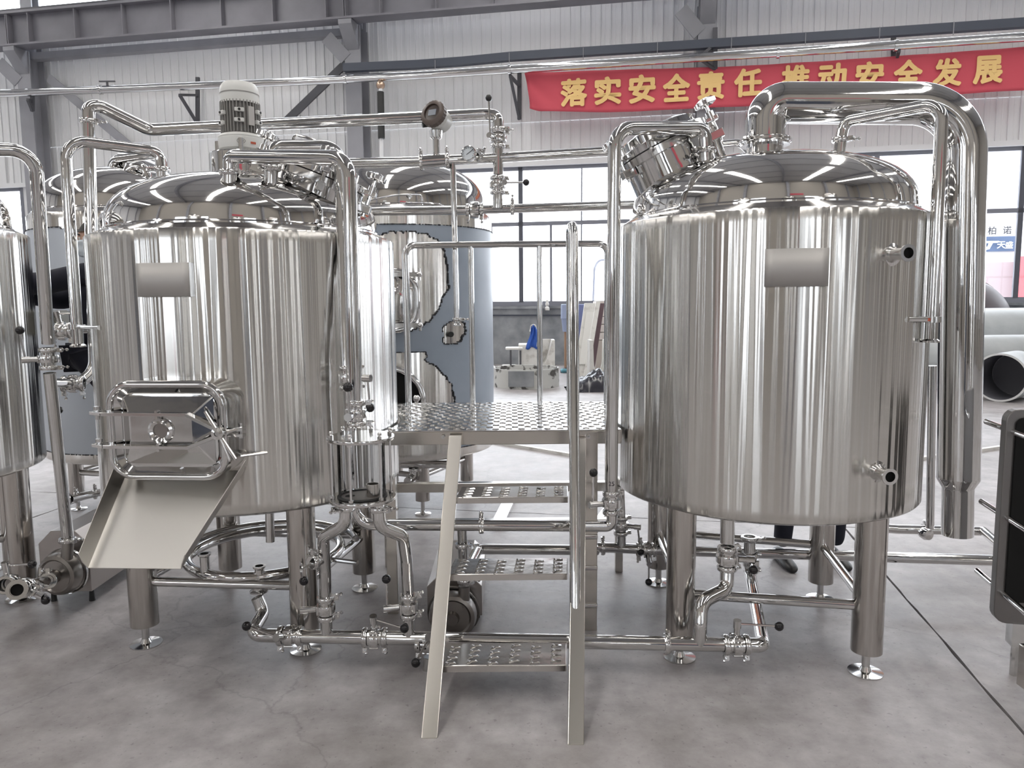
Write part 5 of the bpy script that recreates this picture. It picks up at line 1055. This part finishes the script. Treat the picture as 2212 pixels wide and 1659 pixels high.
def inpoly(px, py, P):
    r = False; j = len(P) - 1
    for i in range(len(P)):
        if (P[i][1] > py) != (P[j][1] > py) and px < (P[j][0] - P[i][0]) * (py - P[i][1]) / (P[j][1] - P[i][1]) + P[i][0]: r = not r
        j = i
    return r
H1 = [(640, 520), (800, 515), (840, 503), (880, 502), (920, 508), (945, 520), (960, 545), (966, 580), (968, 622), (955, 650), (940, 680), (915, 705), (895, 714), (860, 718), (640, 722)]
H2 = [(640, 763), (918, 763), (922, 772), (915, 782), (935, 790), (960, 812), (975, 835), (982, 870), (984, 1100), (640, 1100)]
H3 = [(955, 745), (956, 708), (970, 697), (990, 692), (1003, 700), (1006, 715), (998, 735), (985, 744), (965, 746)]
H4 = [(600, 300), (1200, 300), (1200, 487), (1040, 487), (1000, 478), (985, 480), (950, 474), (900, 470), (830, 472), (780, 480), (600, 480)]
def cut1(px, py):
    jx, jy = px + 3 * noise.noise(V3((px * .08, py * .08, 0))), py + 3 * noise.noise(V3((px * .08, py * .08, 9)))
    return inpoly(jx, jy, H1) or inpoly(jx, jy, H2) or inpoly(jx, jy, H3) or inpoly(jx, jy, H4)
B1X, B1Y = -.86, 6.0
B1 = back_tank('tall back tank wrapped in torn blue grey film behind the platform', B1X, B1Y, .705, .46, 2.27, .40, (-70, 20, 110, 200), cut1)
def cut2(px, py): return py < 494 + 5 * math.sin(px * .05)
B2X, B2Y = -3.02, 6.0
B2 = back_tank('back tank covered in pale film behind the far left pipes', B2X, B2Y, .705, .46, 2.27, .37, (-60, 30, 120, 210), cut2, fm=FILM2)
m = MB(); zc = 2.27 + .40; m.lathe([(.155, zc - .09), (.150, zc + .045), (.146, zc + .05), (1e-4, zc + .05)], (B1X + .02, B1Y, 0), (0, 0, 1), 40); m.build('top_collar', STEEL, B1)
m = MB(); m.pipe(at(867 + 68, 402, 5.8), at(935, 372, 5.8), .03); m.build('dome_nozzle', BRITE, B1)
# oval door and round manhole on back tank 1
def ovald(t, cx, cy, R, px, py, w, h, r, round_=False, open_=False):
    p = surf(cx, cy, R, px, py); d = V3((p.x - cx, p.y - cy, 0)).normalized(); x = V3((-d.y, d.x, 0)); x = x if x.x > 0 else -x; c = p + d * .10
    pts = [c + x * a + ZZ * b for a, b in rrect(w, h, r)]; n = len(pts)
    m = MB(); m.tube(pts, .022, closed=True, seg=12); rim = m.build('door_rim', STEEL, t); m = MB(); m.add([q - d * .12 for q in pts] + pts, [(i, (i + 1) % n, n + (i + 1) % n, n + i) for i in range(n)]); m.build('door_neck', STEEL, t)
    if not open_:
        m = MB(); m.add([c + x * a * 1 + ZZ * b for a, b in rrect(w, h, r)] + [c + x * a + ZZ * b + d * .03 for a, b in rrect(w * .72, h * .72, r * .7)], [(i, (i + 1) % n, n + (i + 1) % n, n + i) for i in range(n)] + [tuple(n + k for k in range(n))]); m.build('door_panel', STEEL, t)
        for z in (.18, -.17):
            m = MB(); m.bar(c + x * -w * 1.1 + ZZ * z + d * .05, c + x * (w * 1.12) + ZZ * z + d * .04, .012, .03, ZZ); m.build('strap_arm', BRITE, t, flat=True); m = MB(); q = c + x * (w * 1.12) + ZZ * z + d * .03; m.ball(q, .022, 10); m.cyl(q - ZZ * .04, q + ZZ * .04, .010, seg=8); m.build('latch', BRITE, t)
        m = MB(); m.lathe([(.06, 0), (.07, .014), (.085, 0)], c + d * .032 + ZZ * .28 * h / .25 * .5, d, 24); m.build('sight_port', BRITE, t)
    else:
        m = MB(); m.add([q - d * .05 for q in pts], [tuple(range(n))]); m.build('dark_interior', DARK, t, flat=True)
        m = MB(); m.bar(c + x * -w + ZZ * -.05 + d * .03, c + x * w * .8 + ZZ * -.02 + d * .03, .02, .02, ZZ); m.ball(c + x * w * .82 + ZZ * .02 + d * .03, .03, 10); m.cyl(c + x * w * .82 + ZZ * -.14 + d * .03, c + x * w * .82 + ZZ * .02 + d * .03, .016, seg=8); m.build('davit_arm', BRITE, t)
ovald(B1, B1X, B1Y, .705, 846, 650, .19, .205, .15); ovald(B1, B1X, B1Y, .705, 848, 862, .23, .23, .2299, open_=True)
m = MB(); p = surf(B1X, B1Y, .705, 975, 722); m.cyl(p, p + V3((0, -.04, 0)), .02, seg=12); m.build('outlet_stub', RUB, B1)
# pipes on back tank 2 dome
run('small arched pipe on the back left tank dome, farther one', [at(240, 396, 5.75), at(241, 345, 5.75), at(340, 333, 5.6), at(352, 345, 5.5), at(352, 380, 5.5)], .032, .10, [(at(240, 368, 5.75), UZ, (1, -.5, 0))])
run('small arched pipe on the back left tank dome, nearer one', [at(270, 412, 5.6), at(270, 362, 5.6), at(316, 357, 5.6), at(320, 400, 5.6)], .032, .10, [(at(270, 385, 5.6), UZ, (-1, -.5, 0))])
m = MB(); p = at(163, 395, 5.9); m.pipe(p - ZZ * .12, p, .05); ferrule(m, p, UZ, .05); m.build('dome_nozzle', BRITE, B2)
m = MB(); p = at(300, 392, 5.95); axm = V3((.45, -.25, .85)).normalized(); m.lathe([(.17, -.1), (.17, .10), (.19, .10), (.19, .15), (.15, .16), (1e-4, .17)], p, axm, 32); m.build('manway_neck', STEEL, B2)
run('bent pipe end between the back left tank and the left tank dome', [at(225, 520, 4.6), at(222, 470, 4.6), at(250, 462, 4.5)], .035, .10)
# long pipe below the back tanks
run('low horizontal pipe below the wrapped back tank', [at(866, 1003, 5.5), at(986, 1003, 5.5)], .03, 0)
run('curved drain pipe with a clamp below the wrapped back tank', [at(894, 1012, 5.5), at(893, 1030, 5.5), at(880, 1040, 5.4)], .03, .05, [(at(895, 1014, 5.5), UZ, (1, -.5, 0))])
# far left tank
FX, FY = -3.27, 3.82
fl_ = tank('big steel tank cut off by the left edge of the picture', FX, FY, .70, .75, 1.985, .62, .33, [(FX + .56, FY + .12), (FX - .1, FY - .55), (FX - .55, FY + .1), (FX + .05, FY + .55)], .075, .06, ((0, 1), (0, 3)), bz=.36)
# ================================================================== RIGHT EDGE: plate frame
HA = math.radians(12); hn = V3((math.sin(HA), math.cos(HA), 0)); hx = V3((math.cos(HA), -math.sin(HA), 0))
pa = at(2168, 1000, 3.02); h0, h1 = at(2168, 1345, 3.02).z, at(2168, 884, 3.02).z; Wp = .46
t = thing('plate_heat_exchanger', 'dark plate pack in a steel frame with long bolts at the right edge', 'heat exchanger', V3((pa.x + .2, pa.y, 0)))
def hpv(x, n_, z): return V3((pa.x, pa.y, 0)) + hx * x + hn * n_ + ZZ * z
def rr2(x0, x1, z0, z1, r, n=5):
    o = []
    for cx_, cz_, a0 in ((x1 - r, z1 - r, 0), (x0 + r, z1 - r, 90), (x0 + r, z0 + r, 180), (x1 - r, z0 + r, 270)):
        for k in range(n + 1): a = math.radians(a0 + 90 * k / n); o.append((cx_ + r * math.cos(a), cz_ + r * math.sin(a)))
    return o
PHEM = mat('frame_plate_steel', (.20, .19, .185), .35, .9)
m = MB(); m.prism([hpv(x, 0, z) for x, z in rr2(0, Wp, h0, h1, .05)], hn * .05); m.build('frame_plate', PHEM, t, flat=True, bevel=.004)
m = MB(); m.prism([hpv(x, -.012, z) for x, z in rr2(.035, Wp - .03, h0 + .10, h1 - .035, .03)], hn * .012); m.build('dark_face', DARK, t, flat=True)
for x, z, a, b_ in ((.03, 1.056, -.30, .27), (.03, .69, -.30, .27), (.03, .365, -.30, .27)):
    m = MB(); m.cyl(hpv(x, a, z), hpv(x, b_, z), .013, seg=14); m.build('tie_bolt', STEEL, t); m = MB(); 
for x, z in ((-.0, 0),): pass
for x in (.10, .36):
    m = MB(); m.box(hpv(x, .02, h0 - .045), (.06, .06, .10), (hx, hn, ZZ)); m.cyl(hpv(x, .02, h0 - .08), hpv(x, .02, .0), .018, seg=10); m.build('leg', BRITE, t, flat=False)
m = MB(); q = at(2207, 1440, 2.62); m.box((q.x + .05, 2.62, q.z), (.10, .05, .16)); m.cyl((q.x + .05, 2.62, 0), (q.x + .05, 2.62, q.z), .02, seg=10); tag(m.build('foot_block', SATIN, bevel=.004), 'small steel foot block at the lower right edge of the picture', 'bracket')
# ================================================================== PEOPLE
SKIN = mat('skin', (.52, .33, .25), .55); NAVY = mat('navy_cloth', (.012, .013, .024), .85); MASK = mat('face_mask', (.62, .68, .74), .8); HAIR = mat('dark_hair', (.015, .013, .012), .6); SHOE = mat('black_shoe', (.012, .012, .013), .4)
def skin_body(name, verts, edges, radii, m_, parent, sub=2, root=0):
    o0 = ORG[parent.name]; me = bpy.data.meshes.new(name); me.from_pydata([V3(v) - o0 for v in verts], edges, []); o = bpy.data.objects.new(name, me); COL.objects.link(o); o.parent = parent
    md = o.modifiers.new('skin', 'SKIN'); md.use_smooth_shade = True; me.materials.append(m_)
    if not me.skin_vertices: me.attributes
    bpy.context.view_layer.objects.active = o
    sk = me.skin_vertices[0].data if me.skin_vertices else None
    if sk is None:
        bpy.ops.object.select_all(action='DESELECT'); o.select_set(True); bpy.ops.mesh.customdata_skin_add(); sk = me.skin_vertices[0].data
    for i, r in enumerate(radii): sk[i].radius = (r, r) if not isinstance(r, tuple) else r; sk[i].use_root = (i == root)
    q = o.modifiers.new('sub', 'SUBSURF'); q.levels = q.render_levels = sub; return o
def person(label, x, y, base, face, arms, feet, mask=True, H=1.70, patch=False, lean=0):
    """standing figure; face = unit vector the person looks along"""
    t = thing('person', label, 'person', (x, y, base)); f = V3(face).normalized(); s = ZZ.cross(f).normalized(); B = V3((x, y, base)); g = lambda a, b, c: B + s * a + f * b + ZZ * c
    le = V3((-lean, 0, 0)); vs = [g(0, 0, .92) + le, g(0, 0, 1.05) + le * .9, g(0, .0, 1.22) + le * .45, g(0, 0, 1.38), g(0, .0, 1.46),                      # 0-4 torso
          g(.17, 0, 1.40), g(-.17, 0, 1.40)]; ra = [(.15, .12), (.145, .115), (.165, .125), (.15, .11), (.06, .06), .075, .075]; ed = [(0, 1), (1, 2), (2, 3), (3, 4), (3, 5), (3, 6)]
    for k, (el, wr) in enumerate(arms):
        i = len(vs); vs += [g(*el), g(*wr)]; ra += [.078, .060]; ed += [(5 + k, i), (i, i + 1)]
    skin_body('jacket', vs, ed, ra, NAVY, t)
    vs = [g(0, 0, .94) + le, g(.09, 0, .86) + le, g(-.09, 0, .86) + le]; ra = [(.14, .12), .095, .095]; ed = [(0, 1), (0, 2)]
    for k, (fx, fy_) in enumerate(feet):
        i = len(vs); vs += [g(fx * .95, fy_ + .03, .48), g(fx, fy_ - .01, .10)]; ra += [.068, .055]; ed += [(1 + k, i), (i, i + 1)]
    skin_body('trousers', vs, ed, ra, NAVY, t)
    for fx, fy_ in feet:
        m = MB(); c = g(fx, fy_, 0); sec = [(-.10, .034, .075), (-.06, .042, .10), (0, .042, .085), (.06, .046, .062), (.12, .046, .048), (.16, .034, .036), (.175, .012, .022)]; vs_ = []; n_ = 10
        for (d_, w, h) in sec:
            for k in range(n_):
                a = 2 * math.pi * k / n_; vs_.append(c + f * d_ + s * (w * math.cos(a)) + ZZ * (max(0, h * .5 + h * .5 * math.sin(a) * (1 if math.sin(a) > 0 else 1))))
        m.add(vs_, [(i * n_ + k, i * n_ + (k + 1) % n_, (i + 1) * n_ + (k + 1) % n_, (i + 1) * n_ + k) for i in range(len(sec) - 1) for k in range(n_)] + [tuple(range(n_)), tuple((len(sec) - 1) * n_ + k for k in range(n_))]); m.build('shoe', SHOE, t, ang=60, sub=1)
    # head: one continuous surface, ellipsoid pushed into brow, nose, chin and jaw
    hc_ = g(0, .02, 1.60); m = MB(); nu, nv = 28, 22; hv = []
    for j in range(nv + 1):
        th = math.pi * j / nv
        for i in range(nu):
            ph = 2 * math.pi * i / nu; a, b, c = math.sin(th) * math.cos(ph), math.sin(th) * math.sin(ph), math.cos(th)     # a: front
            w = .076 * (1 - .28 * max(0, -c) ** 1.5); dpt = .095 * (1 - .10 * max(0, -c)); q = V3((a * dpt, b * w, c * .118))
            if a > 0: q.x += .026 * math.exp(-((b / .16) ** 2) - ((c + .12) / .20) ** 2) + .008 * math.exp(-((b / .5) ** 2) - ((c - .22) / .12) ** 2) - .009 * (math.exp(-(((abs(b) - .38) / .16) ** 2) - ((c - .05) / .10) ** 2)) + .010 * math.exp(-((b / .3) ** 2) - ((c + .88) / .2) ** 2) + .006 * math.exp(-((b / .3) ** 2) - ((c + .52) / .07) ** 2)
            hv.append(hc_ + f * q.x + s * q.y + ZZ * q.z)
    m.add(hv, [(j * nu + i, j * nu + (i + 1) % nu, (j + 1) * nu + (i + 1) % nu, (j + 1) * nu + i) for j in range(nv) for i in range(nu)]); m.cyl(g(0, 0, 1.42), g(0, .01, 1.54), .052, .048); m.build('head', SKIN, t, ang=80)
    for sg in (1, -1):
        m = MB(); m.ball(hc_ + s * (sg * .077) - f * .005 + ZZ * .0, .022, 10); m.build('ear', SKIN, t); m = MB(); e = hc_ + f * .079 + s * (sg * .029) + ZZ * .006; m.ball(e, .012, 10); ey = m.build('eye', mat('eye_white', (.7, .7, .7), .3) if 'eye_white' not in bpy.data.materials else bpy.data.materials['eye_white'], t)
        m = MB(); m.ball(e + f * .007, .0068, 8); m.build('iris', HAIR, ey); m = MB(); m.tube([hc_ + f * .090 + s * (sg * .016) + ZZ * .028, hc_ + f * .091 + s * (sg * .032) + ZZ * .033, hc_ + f * .080 + s * (sg * .050) + ZZ * .027], .0042, seg=6); m.build('eyebrow', HAIR, t)
    m = MB(); m.tube([hc_ + f * .088 + s * .022 + ZZ * -.062, hc_ + f * .096 + ZZ * -.062, hc_ + f * .088 - s * .022 + ZZ * -.062], .005, seg=6); m.build('mouth', mat('lips', (.35, .14, .12), .5) if 'lips' not in bpy.data.materials else bpy.data.materials['lips'], t)
    m = MB(); hv = []
    for j in range(13):
        th = math.pi * .62 * j / 12
        for i in range(nu):
            ph = 2 * math.pi * i / nu; a, b, c = math.sin(th) * math.cos(ph), math.sin(th) * math.sin(ph), math.cos(th); c = max(c, .36) if a > .25 else c
            hv.append(hc_ + f * (a * .102 - .004) + s * (b * .084) + ZZ * (c * .128 + .004))
    m.add(hv, [(j * nu + i, j * nu + (i + 1) % nu, (j + 1) * nu + (i + 1) % nu, (j + 1) * nu + i) for j in range(12) for i in range(nu)]); m.build('hair', HAIR, t, ang=80)
    if mask:
        m = MB(); hv = []; 
        for j in range(9):
            for i in range(13):
                u = (i / 12 - .5) * 2; v = j / 8; a = u * 1.25; bulge = .018 * math.exp(-(u / .3) ** 2) * math.sin(v * math.pi) + .004 * math.sin(v * math.pi * 4)
                hv.append(hc_ + f * (.100 * math.cos(a * .95) + bulge + .004 - .012 * v) + s * (.083 * math.sin(a)) + ZZ * (-.012 - .088 * v + .012 * (abs(u) * (v - .5) * -2)))
        m.add(hv, [(j * 13 + i, j * 13 + i + 1, (j + 1) * 13 + i + 1, (j + 1) * 13 + i) for j in range(8) for i in range(12)]); m.build('face_mask', MASK, t, ang=80, solid=.003)
    # hands
    for k, (el, wr) in enumerate(arms):
        w = g(*wr); d = (w - g(*el)).normalized(); sd = d.cross(ZZ).normalized(); up = sd.cross(d); vs = [w - d * .02, w + d * .035, w + d * .075]; ra = [.026, (.034, .018), (.036, .016)]; ed = [(0, 1), (1, 2)]
        for q, L in ((-.027, .030), (-.009, .036), (.009, .034), (.027, .026)):
            i = len(vs); vs += [w + d * .085 + sd * q, w + d * (.085 + L) + sd * q * 1.1 - up * .010, w + d * (.085 + L * 1.7) + sd * q * 1.1 - up * .034]; ra += [.0095, .009, .0075]; ed += [(2, i), (i, i + 1), (i + 1, i + 2)]
        i = len(vs); th_ = sd * (1 if k else -1); vs += [w + d * .035 + th_ * .035 - up * .006, w + d * .062 + th_ * .050 - up * .018]; ra += [.011, .009]; ed += [(1, i), (i, i + 1)]
        skin_body('hand', vs, ed, ra, SKIN, t, 1)
    if patch:
        m = MB(); c = g(*patch); m.prism([c + ZZ * .03, c + f * .05 + ZZ * .02, c + f * .045 - ZZ * .025, c + f * .01 - ZZ * .035], s * .004); m.build('red_patch', mat('patch_red', (.6, .05, .03), .6), t, flat=True)
    return t
# worker behind the left tank, standing on a step box, reaching left
px_, py_ = at(232, 800, 4.80).x, 4.80; base = .42
person('masked worker in a black jacket reaching left behind the left tank', px_, py_, base, (-.90, -.42, 0), (((-.06, .36, 1.32), (-.17, .62, 1.36)), ((-.21, .22, 1.22), (-.14, .52, 1.28))), ((.10, -.15), (-.10, -.15)), patch=(.172, .03, 1.37), lean=.12)
m = MB(); m.box((px_ + .16, py_ + .06, .405), (.36, .42, .03)); 
for dx in (.02, .30):
    for dy in (-.16, .16): m.box((px_ + dx, py_ + dy, .195), (.04, .04, .39))
tag(m.build('step_stool', SATIN, flat=True), 'low steel step stool under the worker behind the left tank', 'stool')
# worker behind the right tank: only shoes and lower legs show
fa, fb = atz(1692, 1222, 0), atz(1836, 1240, 0); cx_ = (fa.x + fb.x) / 2; cy_ = (fa.y + fb.y) / 2 + .05; hw = (fb.x - fa.x) / 2
person('worker in dark trousers and black shoes standing behind the right tank', cx_, cy_ + .12, 0, (.05, -1, 0), (((.24, .05, 1.15), (.18, .22, .98)), ((-.24, .05, 1.15), (-.18, .22, .98))), ((hw * .98, .05), (-hw * .98, .05)), mask=False)
# ================================================================== BEHIND THE CAMERA, unseen things added for the steel to reflect
WALLPALE = mat('pale_wall_panel', (.78, .77, .75), .5)  # plain pale colour without glow, for the added end wall panels
def plain_tank(label, x, y, R, z0, z1):
    t = thing('storage_tank', label, 'tank', (x, y, 0)); m = MB(); m.lathe([(1e-4, z0), (R, z0 + .02), (R, z1), (R * .97, z1 + .12), (R * .8, z1 + .3), (R * .4, z1 + .42), (1e-4, z1 + .45)], (x, y, 0), (0, 0, 1), 64); m.build('tank_shell', FAR, t)  # simple tank added out of view, only for the steel to mirror
    for k in range(4): a = .6 + k * math.pi / 2; m = MB(); m.cyl((x + R * .7 * math.cos(a), y + R * .7 * math.sin(a), 0), (x + R * .7 * math.cos(a), y + R * .7 * math.sin(a), z0 + .02), .06); m.build('leg', SATLEG, t)
plain_tank('tall storage tank behind the viewer at left, seen as a reflection', -4.2, -4.0, .8, .5, 3.2)
plain_tank('tall storage tank behind the viewer near the middle, seen as a reflection', .6, -5.6, .8, .5, 3.0)
plain_tank('tall storage tank behind the viewer at right, seen as a reflection', 4.6, -3.6, .8, .5, 3.2)
for i, (q, w_, m_) in enumerate(((-12.0, 2.4, DARK), (-3.5, 1.2, DARK), (4.6, 2.0, DARK), (11.0, 2.2, DARK))):
    r = sroot('door_%d' % (i + 1)); m = MB(); hbox(m, q, q + w_, 0, 3.6, CB + .01, CB + .06); m.build('door_leaf', mat('dark_door', (.07, .06, .055), .6) if i == 0 else bpy.data.materials['dark_door'], r, flat=True)  # dark leaves added out of view to give the tank reflections contrast

t = thing('banner', 'red cloth banner hanging on the wall behind the viewer, seen only as a reflection', 'banner', HP(0, 3, CB + .1))
m = MB(); m.box(HP(3.6, 5.0, CB + .14), (2.4, .03, .6), (UW, NW, ZZ)); m.build('banner_cloth', RED, t)  # red surface added out of view for a red streak in the steel
for i in range(3): m = MB(); m.box(HP(-6.5 + i * 1.1, .9, -6.5), (.9, .6, 1.8), (UW, NW, ZZ)); tag(m.build('cabinet', mat('cab%d' % i, ((.20, .06, .05), (.20, .16, .12), (.06, .13, .12))[i], .5), flat=True), ('dark red', 'brown', 'dark green')[i] + ' cabinet behind the viewer, seen only as a reflection', 'cabinet')  # coloured boxes added out of view as reflection material

for i in range(5):                                # posts added along the opposite wall for dark streaks in the reflections
    m = MB(); hbox(m, -14 + i * 7.9, -13.5 + i * 7.9, 0, ZR, CB + .1, CB + .6); o = m.build('column', COLUMN, flat=True); struct(o)
for i, (s_, c_, w_, h_) in enumerate(((-3.2, -3.0, .9, 2.1), (1.6, -3.6, .7, 1.9), (7.0, -3.2, 1.1, 2.2), (-9.0, -1.5, 1.0, 2.4))):
    m = MB(); hbox(m, s_, s_ + w_, 0, h_, c_, c_ + .5); tag(m.build('control_cabinet', bpy.data.materials['cable_tray_paint'] if i % 2 else WHITE, flat=True, bevel=.02), ('white control cabinet left of the viewer', 'dark control cabinet behind the viewer', 'white control cabinet right of the viewer', 'tall dark control cabinet far left of the viewer')[i] + ', seen only as a reflection', 'cabinet')  # light and dark boxes added out of view to break up the tank reflections

for nm, s_, sg in (('wall_right', S1, -1), ('wall_left', S0, 1)):     # posts, pale and dark panels added on the end walls to vary the reflections
    r = bpy.data.objects[nm]
    for k in range(6):
        m = MB(); a = sorted((s_ + sg * .05, s_ + sg * .5)); hbox(m, a[0], a[1], 0, ZR, -8 + k * 5, -7.6 + k * 5); m.build('post', COLUMN, r, flat=True)
    for k in range(5):
        m = MB(); a = sorted((s_ + sg * .02, s_ + sg * .06)); hbox(m, a[0], a[1], 1.4, 4.0, -6.8 + k * 5, -6.8 + k * 5 + (1.6, 2.6, 1.0, 2.2, 1.4)[k]); m.build('pale_panel', WALLPALE, r, flat=True)
        m = MB(); hbox(m, a[0], a[1], 0, 2.6, -4.4 + k * 5, -3.6 + k * 5); m.build('dark_panel', bpy.data.materials['dark_door'], r, flat=True)
